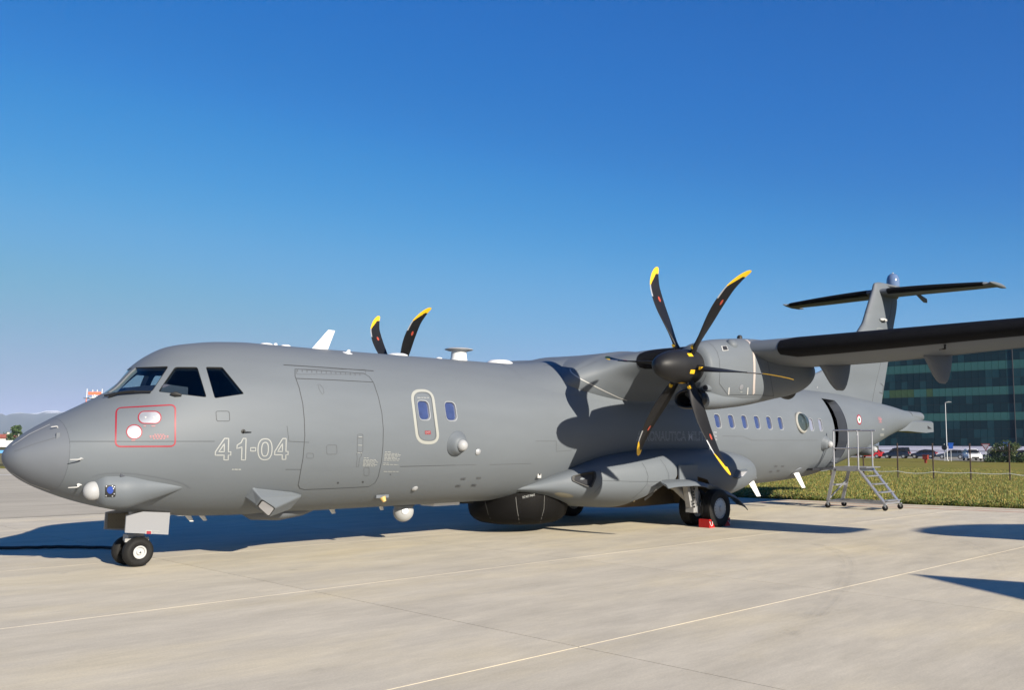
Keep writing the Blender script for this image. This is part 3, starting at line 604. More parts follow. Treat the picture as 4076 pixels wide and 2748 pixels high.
# ================================================================== AIRPLANE
PLANE = empty('patrol_airplane', (12, 0, 0), 0, 'large grey twin-propeller patrol airplane with 41-04 on its nose parked on the concrete apron', 'airplane')
FX = [0, .06, .2, .5, 1, 1.25, 1.5, 1.75, 2, 2.3, 2.7, 3.2, 4, 5, 8, 14, 16, 18, 20, 22, 24, 26, 27.5, 28.6]
FW = [0, .25, .41, .64, .90, 1.0, 1.09, 1.16, 1.22, 1.28, 1.33, 1.37, 1.40, 1.40, 1.40, 1.40, 1.39, 1.33, 1.18, .97, .73, .47, .26, .16]
FT = [1.50, 1.635, 1.775, 1.974, 2.248, 2.407, 2.69, 2.923, 3.06, 3.13, 3.186, 3.212, 3.212, 3.218, 3.24, 3.26, 3.265, 3.275, 3.275, 3.242, 3.142, 3.001, 2.873, 2.858]
FB = [1.50, 1.345, 1.215, 1.053, .867, .80, .745, .715, .684, .646, .624, .614, .614, .615, .615, .615, .63, .68, .79, 1.147, 1.544, 2.03, 2.30, 2.50]
def wrapx(x): return sqrt(x) if x < 8 else sqrt(8)+(x-8)*.2
_k = [wrapx(x) for x in FX]
fW, fT, fB = pchip(_k, FW), pchip(_k, FT), pchip(_k, FB)
_zc = pchip([0, 1, 3, 4.5, 8], [1.50, 1.62, 1.85, 1.92, 1.9275])
def fsec(x):
    s = wrapx(x); w, t, b = fW(s), fT(s), fB(s)
    return w, t, b, (_zc(x) if x < 8 else (t+b)/2)
def S(x, th, inset=0):
    w, t, b, c = fsec(x); w = max(w-inset, .005); t = max(t-inset, c+.005); b = min(b+inset, c-.005)
    return V((x, -w*cos(th), c+((t-c) if sin(th) > 0 else (c-b))*sin(th)))
def fus_x(a, b, n): return lin(a, b, n)
NT = 128
TH = [2*pi*j/NT for j in range(NT)]
def fring(x, inset=0):
    w, t, b, c = fsec(x); w = max(w-inset, .005); t = max(t-inset, c+.005); b = min(b+inset, c-.005)
    return [V((x, -w*cos(h), c+((t-c) if sin(h) > 0 else (c-b))*sin(h))) for h in TH]
# dense skin for ray hits
xs_all = [(.97*(i/24)**2)+.0005 for i in range(25)] + lin(1.0, 4.0, 70) + lin(4.1, 28.6, 150)
skin = MB().loft([fring(x) for x in xs_all])
BV = BVHTree.FromPolygons(skin.v, skin.f)
HITS = [BV]
def hit(p, off=0.0):
    d = ray(*p).normalized(); best = None
    for b in HITS:
        h = b.ray_cast(CAM, d)
        if h[0] is not None and (best is None or h[3] < best[3]): best = h
    if best is None: 
        # graze: nearest point on the skin
        q = CAM + d*14; l = BV.find_nearest(q); 
        for _ in range(6):
            t = (l[0]-CAM).dot(d); l = BV.find_nearest(CAM+d*t)
        n = l[1]; 
        if n.dot(d) > 0: n = -n
        return l[0]+n*off, n
    n = best[1]
    if n.dot(d) > 0: n = -n
    return best[0]+n*off, n
def densify(pts, step=12, closed=True):
    out = []; N = len(pts)
    for i in range(N if closed else N-1):
        a = pts[i]; b = pts[(i+1) % N]; L = math.dist(a, b); k = max(1, int(L/step))
        for j in range(k): out.append((a[0]+(b[0]-a[0])*j/k, a[1]+(b[1]-a[1])*j/k))
    if not closed: out.append(pts[-1])
    return out
def rounded(pts, r, k=5):
    """round the corners of a pixel polygon"""
    out = []; N = len(pts)
    for i in range(N):
        p = V(pts[i]); a = V(pts[i-1]); b = V(pts[(i+1) % N])
        ra = min(r, (a-p).length*.45); rb = min(r, (b-p).length*.45)
        s = p+(a-p).normalized()*ra; e = p+(b-p).normalized()*rb
        for j in range(k+1):
            t = j/k; q = s*(1-t)**2 + p*2*t*(1-t) + e*t*t; out.append((q.x, q.y))
    return out
def ribbon(name, pts, width, m, parent, closed=False, off=.003, step=12, mb=None):
    pts = densify(pts, step, closed); P = [hit(p, off) for p in pts]; N = len(P); vs = []; fs = []
    for i, (p, n) in enumerate(P):
        a = P[i-1][0] if (closed or i > 0) else p; b = P[(i+1) % N][0] if (closed or i < N-1) else p
        t = (b-a).normalized(); s = n.cross(t).normalized(); vs += [p+s*width/2, p-s*width/2]
    for i in range(N if closed else N-1):
        j = (i+1) % N; fs.append((2*i, 2*i+1, 2*j+1, 2*j))
    if mb is not None: mb.part(vs, fs); return None
    return add(name, vs, fs, m, parent, recalc=False)
def patch(name, pts, m, parent, off=.004, step=14, mb=None):
    """filled shape lying on the skin, fan from the centroid in rings"""
    pts = densify(pts, step); cx = sum(p[0] for p in pts)/len(pts); cy = sum(p[1] for p in pts)/len(pts); N = len(pts); K = 4
    vs = [hit((cx, cy), off)[0]]; fs = []
    for r in range(1, K+1):
        for p in pts: vs.append(hit((cx+(p[0]-cx)*r/K, cy+(p[1]-cy)*r/K), off)[0])
    for j in range(N): fs.append((0, 1+j, 1+(j+1) % N))
    for r in range(K-1):
        for j in range(N): a = 1+r*N+j; b = 1+r*N+(j+1) % N; fs.append((a, a+N, b+N, b))
    if mb is not None: mb.part(vs, fs); return None
    return add(name, vs, fs, m, parent)
def ell(c, rx, ry, n=28, rot=0): return [(c[0]+rx*cos(2*pi*i/n)*cos(rot)-ry*sin(2*pi*i/n)*sin(rot), c[1]+rx*cos(2*pi*i/n)*sin(rot)+ry*sin(2*pi*i/n)*cos(rot)) for i in range(n)]
def text_mesh(s, offset=0.0, res=4):
    cu = bpy.data.curves.new('lettering', 'FONT'); cu.body = s; cu.offset = offset; cu.resolution_u = res; cu.fill_mode = 'FRONT'
    o = bpy.data.objects.new('lettering', cu); COL.objects.link(o); bpy.context.view_layer.update()
    me = bpy.data.meshes.new_from_object(o.evaluated_get(bpy.context.evaluated_depsgraph_get()))
    vs = [v.co.copy() for v in me.vertices]; fs = [tuple(p.vertices) for p in me.polygons]
    bpy.data.objects.remove(o); bpy.data.curves.remove(cu); bpy.data.meshes.remove(me)
    return vs, fs
def text_on(name, s, quad, m, parent, off=.004, offset=0.0, ref=None):
    """lettering laid on the skin; quad = pixel corners (top-left, top-right, bottom-right, bottom-left) of the cap-height box"""
    vs, fs = text_mesh(s, offset); rv, _ = text_mesh(s, 0) if offset else (vs, None)
    x0 = min(v.x for v in rv); x1 = max(v.x for v in rv); y0 = min(v.y for v in rv); y1 = max(v.y for v in rv)
    tl, tr, br, bl = [V(q) for q in quad]; out = []
    for v in vs:
        a = (v.x-x0)/(x1-x0); b = (v.y-y0)/(y1-y0)
        q = (bl*(1-a)+br*a)*(1-b) + (tl*(1-a)+tr*a)*b
        out.append(hit((q.x, q.y), off)[0])
    return add(name, out, fs, m, parent, smooth=False)
def bool_cut(o, cutter, solver='EXACT'):
    md = o.modifiers.new('cut', 'BOOLEAN'); md.operation = 'DIFFERENCE'; md.object = cutter; md.solver = solver
    bpy.context.view_layer.update(); dg = bpy.context.evaluated_depsgraph_get()
    me = bpy.data.meshes.new_from_object(o.evaluated_get(dg)); o.modifiers.clear(); old = o.data; o.data = me; me.name = old.name
    bpy.data.meshes.remove(old); bpy.data.objects.remove(cutter)
    me.polygons.foreach_set('use_smooth', [True]*len(me.polygons)); me.set_sharp_from_angle(angle=radians(32))

# --- radome
mb = MB().loft([fring((.541*(i/30)**2)+.0004) for i in range(31)])
radome = mb.build('nose_cone', RADM, PLANE, ang=60)
ribs = MB()
for a, b in (((78, 745), (312, 614)), ((78, 915), (312, 1024))):
    ribbon('', [zA(*a), zA((a[0]+b[0])/2-8, (a[1]+b[1])/2-(6 if a[1] < 800 else -12)), zA(*b)], .016, None, None, off=.006, mb=ribs)
ribs.build('lightning_strip', SEAL, radome)
sm = MB()
ribbon('', [zA(90, 782), zA(200, 740), zA(355, 693)], .006, None, None, off=.003, mb=sm)
sm.build('seam', LINEL, radome)
add('hinge_latch', *(lambda q: (q.v, q.f))(MB().box((-.02, -.012, -.05), (.02, .012, .05), Matrix.Translation(hit(zA(360, 690))[0]))), PAINTD, radome)

# --- fuselage shell
outx = [.5435, .58] + lin(.62, 4.0, 76) + lin(4.12, 17.9, 100) + lin(18.0, 22.2, 60) + lin(22.35, 28.6, 50)
inx = lin(.8, 4.0, 44) + lin(4.3, 17, 20) + lin(17.5, 22.0, 24)
mb = MB().loft([fring(x) for x in outx]); nf_out = len(mb.f)
inner = MB().loft([[p for p in fring(x, .09)][::-1] for x in inx])
mb.part(inner.v, inner.f)
fus = add('fuselage', mb.v, mb.f, [PAINT, COCK, PAINTD], PLANE, recalc=False, ang=60, mi=[0]*nf_out+[1]*len(inner.f))
bm = bmesh.new(); bm.from_mesh(fus.data); bm.faces.ensure_lookup_table()
fo = bm.faces[:nf_out]; fi = bm.faces[nf_out:]
bmesh.ops.recalc_face_normals(bm, faces=fo); bmesh.ops.recalc_face_normals(bm, faces=fi)
def vol(fl): return sum(f.normal.dot(f.calc_center_median()-V((14, 0, 1.9)))*f.calc_area() for f in fl)
if vol(fo) < 0: bmesh.ops.reverse_faces(bm, faces=fo)
if vol(fi) > 0: bmesh.ops.reverse_faces(bm, faces=fi)
bm.to_mesh(fus.data); bm.free()
fus.data.polygons.foreach_set('use_smooth', [True]*len(fus.data.polygons)); fus.data.set_sharp_from_angle(angle=radians(60))

# cockpit window outlines on the port side (photo pixels), mirrored to starboard
WIN = [rounded([zW(618, 158), zW(1150, 140), zW(915, 500), zW(250, 520)], 9, 3),
       rounded([zW(1240, 150), zW(1560, 150), zW(1692, 584), zW(1000, 502)], 9, 3),
       rounded([zW(1678, 148), zW(1915, 152), zW(2226, 534), zW(1806, 596)], 7, 3)]
cut = MB(); panes = []
for k, w in enumerate(WIN):
    w = densify(w, 14); pn = [hit(p) for p in w]; P = [q[0] for q in pn]
    if k == 0:
        for p in P: p.y = min(p.y, -.035)
    n = sum((q[1] for q in pn), V((0, 0, 0))).normalized()
    panes.append((P, n))
    for sgn in (1, -1):
        f = (lambda v: V((v.x, v.y*sgn, v.z)))
        N = len(P); ring0 = [f(p+n*.12) for p in P]; ring1 = [f(p-n*.17) for p in P]
        if k == 0:
            for q in ring1: q.y = sgn*min(sgn*q.y, -.035)
            for q in ring0: q.y = sgn*min(sgn*q.y, -.035)
        cut.loft([ring0, ring1])
# cabin windows
def win_ring(x, z, hw, hh, r, n=5):
    """rounded rectangle as (x, theta) pairs around the skin, on the port side"""
    w, t, b, c = fsec(x); R_ = (w+(t-c))/2; th0 = math.asin(max(-1, min(1, (z-c)/(t-c if z > c else c-b)))); out = []
    for cx, cy, a0 in ((hw-r, hh-r, 0), (-hw+r, hh-r, 90), (-hw+r, -hh+r, 180), (hw-r, -hh+r, 270)):
        for i in range(n+1):
            a = radians(a0+90*i/n); out.append((x+cx+r*cos(a), th0+(cy+r*sin(a))/R_))
    return out
WX = [13.963+.5643*k for k in (0, 1, 2, 3, 4, 5, 8, 9)] + [5.565, 6.124]
WZ = 2.225
for x in WX:
    rg = win_ring(x, WZ, .118, .175, .085)
    o = [S(a, th) for a, th in rg]
    for sgn in (1, -1):
        cut.loft([[V((p.x, sgn*(p.y-.1), p.z)) for p in o], [V((p.x, sgn*(p.y+.045), p.z)) for p in o]])
# rear passenger door opening
DL = [(222, 20), (285, 105), (338, 205), (378, 315), (400, 430), (408, 560), (398, 680), (375, 780), (350, 842)]
dl = [hit(zS(*p))[0] for p in DL]
DA = [(20.98, 1.22), (21.04, 1.32), (21.02, 1.55), (20.97, 1.8), (20.93, 2.1), (20.90, 2.4), (20.88, 2.65), (20.88, 2.85), (20.86, 2.97)]
dxz = [(p.x, p.z) for p in dl]+DA
cut.loft([[V((x, -1.9, z)) for x, z in dxz], [V((x, -.35, z)) for x, z in dxz]])
def skin_y(x, z):
    w, t, b, c = fsec(x); k = (z-c)/(t-c if z > c else c-b); return -w*sqrt(max(0, 1-k*k))
cutter = cut.build('cutter', PAINTD, None, smooth=False)
bool_cut(fus, cutter, 'FAST')

# rear door jamb and threshold
jm = MB(); A_ = [V((x-.004, skin_y(x, z)+.012, z)) for x, z in DA]; jm.loft([A_, [p+V((-.01, .26, 0)) for p in A_]], caps=False, closed=False)
jm.build('door_jamb', mat('jamb_grey', (.16, .175, .20), .6), fus, smooth=False)
th_ = [V((x, skin_y(x, 1.22)-.02, 1.205)) for x in lin(dxz[8][0]-.02, 20.98, 6)]
MB().loft([th_, [p+V((0, .35, .01)) for p in th_]], caps=False, closed=False).build('door_sill', HUB, fus, smooth=False)
# window glass
for k, (P, n) in enumerate(panes):
    for sgn in (1, -1):
        ring = [V((p.x, sgn*p.y, p.z))-V((n.x, sgn*n.y, n.z))*.012 for p in P]
        c = sum(ring, V((0, 0, 0)))/len(ring)
        pane = add('windshield_pane' if k == 0 else 'cockpit_side_pane', ring+[c], [(i, (i+1) % len(ring), len(ring)) for i in range(len(ring))], GLASS, PLANE, ang=80)
        if sgn == 1:
            fr = MB(); N = len(ring)
            m3 = V((n.x, sgn*n.y, n.z))
            fr.loft([[c+(p-c)*1.0+m3*.014 for p in ring], [c+(p-c)*.985+m3*.017 for p in ring], [c+(p-c)*.965+m3*.004 for p in ring], [c+(p-c)*.955-m3*.03 for p in ring]], caps=False)
            fr.build('window_seal', CABLE, pane)
# cabin window panes
SHADE = mat('window_acrylic', (.17, .18, .24), .12, spec=.7, var=.15, vscale=3)
BLUEW = mat('window_blue_film', (.035, .05, .125), .06, spec=.8, var=.25, vscale=5)
for i, x in enumerate(WX):
    for sgn in (1, -1):
        rg = win_ring(x, WZ, .124, .181, .085); o = [S(a, th) for a, th in rg]; c = sum(o, V((0, 0, 0)))/len(o)
        fm = lambda p, d: V((p.x, sgn*(p.y+d), p.z))
        fr = MB().loft([[fm(p, -.004) for p in o], [fm(c+(p-c)*.9, -.002) for p in o], [fm(c+(p-c)*.86, .03) for p in o]], caps=False)
        w_ = fr.build('cabin_window', mat('window_surround', (.20, .21, .225), .5), PLANE)
        pn = [fm(c+(p-c)*.93, .028) for p in o]
        add('pane', pn+[fm(c, .024)], [(j, (j+1) % len(pn), len(pn)) for j in range(len(pn))], BLUEW if i < 6 or i > 7 else SHADE, w_, ang=80)

# cockpit interior
ck = MB()
def half_ring(x, z0, inset=.1):
    r = [p for p in fring(x, inset) if p.z > z0-.001]; return r
bk = fring(3.55, .085)
add('bulkhead', bk+[V((3.55, 0, 1.95))], [(i, (i+1) % len(bk), len(bk)) for i in range(len(bk))], COCK, fus, smooth=False)
bk = fring(1.08, .095)
bk2 = fring(22.0, .09); add('rear_bulkhead', bk2+[V((22, 0, 2.2))], [(i, (i+1) % len(bk2), len(bk2)) for i in range(len(bk2))], DARK, fus, smooth=False)
bk3 = fring(12.5, .085); add('cabin_bulkhead', bk3+[V((12.5, 0, 2.0))], [(i, (i+1) % len(bk3), len(bk3)) for i in range(len(bk3))], DARK, fus, smooth=False)
MB().box((1.1, -.85, 1.25), (3.54, .85, 1.30)).build('cockpit_floor', COCK, fus, smooth=False)
MB().loft([[V((1.32, y, 2.26)) for y in (-.7, .7)]+[V((1.32, y, 2.05)) for y in (.7, -.7)],
           [V((1.62, y, 2.47)) for y in (-.82, .82)]+[V((1.62, y, 2.05)) for y in (.82, -.82)],
           [V((1.92, y, 2.44)) for y in (-.86, .86)]+[V((1.92, y, 2.05)) for y in (.86, -.86)]]).build('glare_shield', mat('glare_shield_blue', (.02, .026, .05), .7), fus, smooth=False)
for y in (-.45, .45):
    MB().box((2.45, y-.22, 1.6), (2.95, y+.22, 1.72)).box((2.85, y-.2, 1.7), (2.97, y+.2, 2.42)).box((2.86, y-.11, 2.42), (2.95, y+.11, 2.62)).build('pilot_seat', COCK, fus)
MB().box((19.0, -1.0, 1.0), (21.9, 1.0, 1.06)).build('cabin_floor', DARK, fus, smooth=False)

# --- panel lines, doors, markings
pl = MB()
def gl(pts, w=.012, closed=False): ribbon('', pts, w, None, None, closed=closed, mb=pl)
gl([zA(432, 719), zA(1340, 718)], .006); gl([(1152, 1758), (1230, 1762)], .006)
gl(rounded([zA(1347, 530), zA(1430, 530), zA(1434, 592), zA(1352, 592)], 8), .007, True)
gl([zB(1085, 953), zB(1430, 945)], .006); gl([zB(370, 972), zB(470, 972)], .006)
gl([zB(380, 700), zB(392, 800)], .005)
pl2 = MB()
ribbon('', [zB(1085, 955), zB(1560, 942)], .006, None, None, mb=pl2)
ribbon('', [zC(235, 942), zC(495, 935)], .006, None, None, mb=pl2)
ribbon('', [zC(520, 795), zC(650, 795), zC(650, 860), zC(745, 852)], .008, None, None, mb=pl2)
ribbon('', [zD(752, 963), zD(860, 965), zD(905, 985), zD(1250, 985)], .008, None, None, mb=pl2)
pl2.build('skin_seam', LINEL, fus)
gl([zA(1510, 540), zA(1510, 540)], .01) if False else None
pl.build('skin_seam', LINE, fus)
# cargo door
cd_ = MB()
out = [zB(430, 345), zB(860, 372), zB(895, 395), zB(920, 430), zB(950, 520), zB(972, 620), zB(981, 720), zB(979, 820), zB(970, 920), zB(950, 1015), zB(930, 1055), zB(890, 1080), zB(690, 1090), zB(490, 1098), zB(460, 1090), zB(450, 1070), zB(462, 1000), zB(480, 900), zB(491, 760), zB(488, 660), zB(478, 560), zB(455, 460), zB(430, 390)]
ribbon('', out, .011, None, None, closed=True, mb=cd_)
ribbon('', [zB(358, 319), zB(640, 337), zB(920, 357)], .02, None, None, mb=cd_)
ribbon('', [zB(437, 404), zB(680, 414), zB(918, 427)], .014, None, None, mb=cd_)
crg = cd_.build('cargo_door', LINE, PLANE)
lo = MB()
ribbon('', rounded([zB(626, 820), zB(690, 818), zB(692, 876), zB(628, 878)], 8), .007, None, None, closed=True, mb=lo)
ribbon('', [zB(572, 440), zB(580, 470), zB(600, 505), zB(610, 495), zB(605, 465), zB(585, 442)], .007, None, None, closed=True, mb=lo)
ribbon('', rounded([zB(820, 752), zB(854, 752), zB(853, 862), zB(818, 862)], 6), .008, None, None, closed=True, mb=lo)
ribbon('', [zB(845, 868), zB(845, 885), zB(833, 900), zB(826, 955), zB(812, 955), zB(818, 900), zB(815, 870)], .008, None, None, mb=lo)
ribbon('', [zB(820, 776), zB(855, 776)], .008, None, None, mb=lo)
for a, b, c, d in ((503, 870, 545, 902), (860, 958, 892, 1010), (440, 346, 870, 378)):
    ribbon('', rounded([zB(a, b), zB(c, b+2), zB(c, d), zB(a, d)], 5), .006, None, None, closed=True, mb=lo)
for i in range(14): ribbon('', [zB(445+i*30, 349+i*1.9), zB(445+i*30, 362+i*1.9)], .012, None, None, mb=lo)
lo.build('handle_recess', LINEL, crg)
def bars(x0, y0, x1, n, dy, skew=0, lens=None, mb=None, w=.010):
    for i in range(n):
        L = 1.0 if not lens else lens[i % len(lens)]
        x = x0; k = 0
        while x < x0+(x1-x0)*L-3:
            l = random.uniform(10, 26); e = min(x+l, x0+(x1-x0)*L); ribbon('', [zB(x+skew*i, y0+i*dy), zB(e+skew*i, y0+i*dy+1)], w, None, None, mb=mb, off=.005); x = e+4
pm = MB()
bars(858, 899, 945, 1, 8, 0, [.35], pm); bars(856, 910, 940, 6, 8, -.8, [.95, 1, 1.1, .9, 1.1, .9], pm)
bars(990, 862, 1085, 1, 9, 0, [.38], pm); bars(988, 872, 1085, 6, 8.5, -.8, [.9, 1.05, 1, .8, 1, .96], pm); bars(980, 932, 1075, 1, 9, 0, [.35], pm); bars(978, 941, 1075, 1, 9, 0, [.98], pm)
bars(982, 984, 1075, 1, 9, 0, [1], pm, .012); bars(36, 971, 92, 1, 9, 0, [1], pm, .018)
bars(826, 769, 848, 1, 1, 0, None, pm); bars(824, 820, 850, 1, 1, 0, None, pm); bars(820, 867, 845, 1, 1, 0, None, pm)
pm.build('placard', MARK, fus)
# vents, latches and small fittings on the skin
sp = MB()
for c, r in ((zB(698, 1055), 4), (zB(853, 1050), 4), (zB(1025, 1003), 2.5)): patch('', ell(c, r, r), None, None, mb=sp, off=.004, step=3)
sp.build('drain_port', LINE, fus)
for zf, a, b, pts in ((zB, 16, 6, ((1478, 1030), (1448, 1075), (1547, 1070))), (zC, 16, 6, ((68, 1030), (165, 1025), (35, 1075), (133, 1070))), (zD, 8, 4, ((1030, 1120), (1065, 1120), (1003, 1148), (1042, 1144)))):
    for x, y in pts: patch('latch', [zf(x-a, y+b), zf(x-a*.75, y-b), zf(x+a, y-b), zf(x+a*.75, y+b)], LINEL, fus, off=.006, step=5)
for pt in (zB(1177, 1090), zC(160, 862)):
    p, n = hit(pt); MB().rev([(.055, 0), (.055, .012), (.03, .03), (0, .036)], p, n, 16).build('lamp_bezel', HUB, fus)
# nose hatch outlined in red
rd = MB(); hp = rounded([zW(405, 735), zW(1245, 688), zW(1243, 1280), zW(393, 1285)], 22, 6)
ribbon('', hp, .020, None, None, closed=True, mb=rd, off=.004)
ohatch = rd.build('service_hatch', RED, PLANE)
for c, rx, ry, pill in (((660, 1075), 108, 98, 0), ((880, 870), 165, 90, 1)):
    if pill: pp = [zW(c[0]+sx*(rx-ry)+ry*.95*cos(radians(a)), c[1]+ry*.95*sin(radians(a))) for sx, a0 in ((1, -90), (-1, 90)) for a in range(a0, a0+181, 15)]
    else: pp = [zW(*q) for q in ell(c, rx, ry, 32)]
    patch('access_cap', pp, METAL, ohatch, off=.004, step=8)
    ribbon('cap_rim', pp, .014, RED, ohatch, closed=True, off=.006, step=8)
for c in ((658, 1075), (822, 870), (938, 868)):
    p, n = hit(zW(*c), .004); MB().rev([(.012, 0), (.012, .006), (0, .007)], p, n, 12).build('cap_screw', SEAL, ohatch)
pk = MB()
for i, (a, b) in enumerate(((945, 1090), (878, 1152), (880, 1150), (930, 1100))):
    for q in lin(a, b-30, max(3, (b-a)//36)): ribbon('', [zW(q, 1113+i*20), zW(q+26, 1113+i*20)], .012, None, None, mb=pk, off=.005)
for a, y in ((620, 1196), (792, 993), (905, 993)): ribbon('', [zW(a, y), zW(a+ (55 if a != 792 else 34), y)], .012, None, None, mb=pk, off=.005)
pk.build('placard', PINK, ohatch)
# 41-04 : outlined digits
D4 = [[(.60, 0), (.86, 0), (.84, .62), (1, .62), (.995, .78), (.835, .78), (.83, 1), (.56, 1), (.565, .78), (0, .78), (.01, .62)], [(.585, .24), (.575, .62), (.23, .62)]]
D1 = [[(.68, 0), (1, 0), (.93, 1), (.50, 1), (.55, .40), (0, .47), (.03, .31), (.45, .20)]]
D0 = [[(.5+.5*(abs(cos(a))**.75)*(1 if cos(a) > 0 else -1)-.02*sin(a), .5+.5*(abs(sin(a))**.9)*(1 if sin(a) > 0 else -1)) for a in [2*pi*k/40 for k in range(40)]], [(.5+.24*(abs(cos(a))**.75)*(1 if cos(a) > 0 else -1)-.02*sin(a), .5+.33*(abs(sin(a))**.9)*(1 if sin(a) > 0 else -1)) for a in [2*pi*k/36 for k in range(36)]]]
DD = [[(0, 0), (1, 0), (.97, 1), (-.03, 1)]]
for gl_, a, b, zf, y0, y1 in ((D4, 1343, 1440, zA, 700, 834), (D1, 1478, 1535, zA, 700, 834), (DD, 153, 184, zB, 836, 857), (D0, 198, 286, zB, 781, 911), (D4, 302, 386, zB, 779, 909)):
    dg_ = MB()
    for lp_ in gl_: ribbon('', [zf(a+(b-a)*u, y0+(y1-y0)*v) for u, v in lp_], .0165, None, None, closed=True, mb=dg_, off=.004, step=7)
    dg_.build('side_number', MARK, fus)
# titles on the cabin side
ft = crop(2100, 1380, .34394)
TTL = mat('title_grey', (.33, .35, .38), .5)
text_on('title_lettering', 'AERONAUTICA MILITARE', [ft(1265, 982), ft(2185, 990), ft(2190, 1088), ft(1262, 1092)], TTL, fus, off=.004, offset=.016)
text_on('title_lettering', 'AERONAUTICA MILITARE', [ft(1265, 982), ft(2185, 990), ft(2190, 1088), ft(1262, 1092)], PAINT, fus, off=.0065, offset=-.014)
# emergency exit
ex = rounded([zB(1156, 480), zB(1285, 480), zB(1327, 805), zB(1196, 805)], 38, 7)
eo = MB(); ribbon('', ex, .052, None, None, closed=True, mb=eo, off=.0045)
exi = eo.build('emergency_exit', mat('exit_band', (.26, .265, .245), .55), PLANE)
eg = MB(); ribbon('', rounded([zB(1168, 492), zB(1276, 492), zB(1314, 793), zB(1206, 793)], 32, 6), .006, None, None, closed=True, mb=eg, off=.006); eg.build('exit_seam', LINEL, exi)
patch('exit_sign', [zB(1240, 731), zB(1275, 731), zB(1276, 753), zB(1241, 753)], RED, exi, off=.005, step=6)
text_on('exit_sign', 'EXIT', [zB(1244, 735), zB(1272, 735), zB(1273, 749), zB(1244, 749)], MARK, exi, off=.008)
px_ = MB(); bars(1192, 524, 1266, 1, 5, 0, None, px_, .014); px_.build('placard', MARK, exi)
# roundel, tail placards
for r, m, o in ((1.0, RED, .004), (.70, WHITE, .006), (.34, GREEN, .008)): patch('roundel', [zS(*q) for q in ell((717, 299), 30*r, 66*r, 28, -.13)], m, fus, off=o, step=4)
tp = MB()
for a, b, y in ((960, 1000, 272), (965, 1012, 290), (970, 1010, 303), (985, 1003, 318), (972, 1014, 333)): ribbon('', [zS(a, y), zS(b, y)], .02, None, None, mb=tp, off=.005)
tp.build('placard', PINK, fus)
tp = MB()
for a, b, y in ((1012, 1042, 420), (1012, 1040, 432), (990, 1040, 486), (988, 1038, 498), (990, 1036, 510)): ribbon('', [zS(a, y), zS(b, y)], .022, None, None, mb=tp, off=.005)
tp.build('placard', MARK, fus)
# bubble window
p, n = hit(zD(1160, 893))
bw = MB().rev([(.285, -.01), (.285, .02), (.265, .045), (.24, .05), (.235, -.02)], p, n, 32, caps=False).build('bubble_window', mat('bubble_rim', (.27, .265, .24), .45), PLANE)
MB().rev([(.238, .035)] + [(.238*cos(radians(a)), .035+.16*sin(radians(a))) for a in range(10, 91, 10)], p, n, 32, caps=False).build('bubble_dome', GLASSC, bw)
MB().rev([(.25, -.02), (.0005, -.03)], p, n, 32, caps=False).build('bubble_liner', DARK, bw)

# --- sensor blisters
def blister(pt, rb, h, rt_, rball, tilt=V((0, 0, 0)), name='warning_sensor'):
    p, n = hit(pt); n = (n+tilt).normalized()
    t = MB().rev([(rb, -.10), (rb, -.01), (rb*.93, .012), (rb*.80, h*.35), (rb*.68, h*.75), (rt_*1.25, h*.97), (rt_*1.1, h), (rt_, h)], p, n, 32).build(name, PAINT, PLANE, ang=60)
    MB().rev([(rball*cos(radians(a)), h-.02+rball*.3+rball*sin(radians(a))) for a in range(-40, 91, 10)], p, n, 28).build('sensor_ball', DOMEW, t, ang=80)
    return t
blister(zB(1440, 812), .215, .13, .088, .095)
blister(zE(293, 1090), .215, .14, .088, .095)
p = on_y(*zE(572, 1128), .0)
# rear belly sensor under the tail
q, n = hit(zE(545, 1128)); 
tb = MB().rev([(.14, -.5), (.17, -.2), (.175, .0), (.15, .12), (.10, .16)], on_y(*zE(545, 1128), -.55), V((.1, -1, .05)), 28).build('warning_sensor', PAINT, PLANE, ang=60)
MB().rev([(.095*cos(radians(a)), .17+.095*sin(radians(a))) for a in range(-40, 91, 10)], on_y(*zE(545, 1128), -.55), V((.1, -1, .05)), 28).build('sensor_ball', DOMEW, tb, ang=80)

# nose cheek fairing: long teardrop with ball and optical window
def teardrop(name, a, b, hw, hh, m, parent, dz=0, n=40, push=0.0):
    """fairing between two skin points a (front) and b (rear); hw, hh: profiles of half width and height over 0..1"""
    pa, na = a; pb, nb = b; rings = []
    for i in range(n+1):
        t = i/n; p = pa.lerp(pb, t); l = BV.find_nearest(p); p = l[0]; nn = (na.lerp(nb, t)).normalized()
        ax = (pb-pa).normalized(); g = nn.cross(ax).normalized(); nn = ax.cross(g).normalized()
        if nn.dot(na) < 0: nn = -nn
        W = hw(t); H = hh(t); r = []
        for j in range(25):
            ph = pi*j/24; cx, sx = cos(ph), sin(ph); e = .85
            r.append(p + g*W*(abs(cx)**e)*(1 if cx > 0 else -1) + nn*(H*(sx**e)-.05))
        rings.append(r)
    mbx = MB().loft(rings, caps=False, closed=False)
    k = len(mbx.v); mbx.v.append(sum(rings[0], V((0, 0, 0)))/25); mbx.f += [(j, j+1, k) for j in range(24)]
    return mbx.build(name, m, parent, ang=50)
a = hit(zA(575, 1022)); b = hit(zA(1178, 1006))
chk = teardrop('cheek_fairing', a, b, pchip([0, .06, .14, .3, .6, 1], [.13, .20, .245, .25, .165, .012]), pchip([0, .06, .14, .3, .55, 1], [.13, .20, .245, .255, .165, .03]), PAINT, PLANE)
fb = a[0].lerp(b[0], .0)+a[1]*.10+V((-.02, 0, 0))
MB().rev([(.122*cos(radians(q)), .122*sin(radians(q))) for q in range(-90, 91, 10)], on_y(*zA(583, 1027), fb.y-.03), V((-.62, -.75, 0)), 32).build('sensor_ball', DOMEW, chk, ang=80)
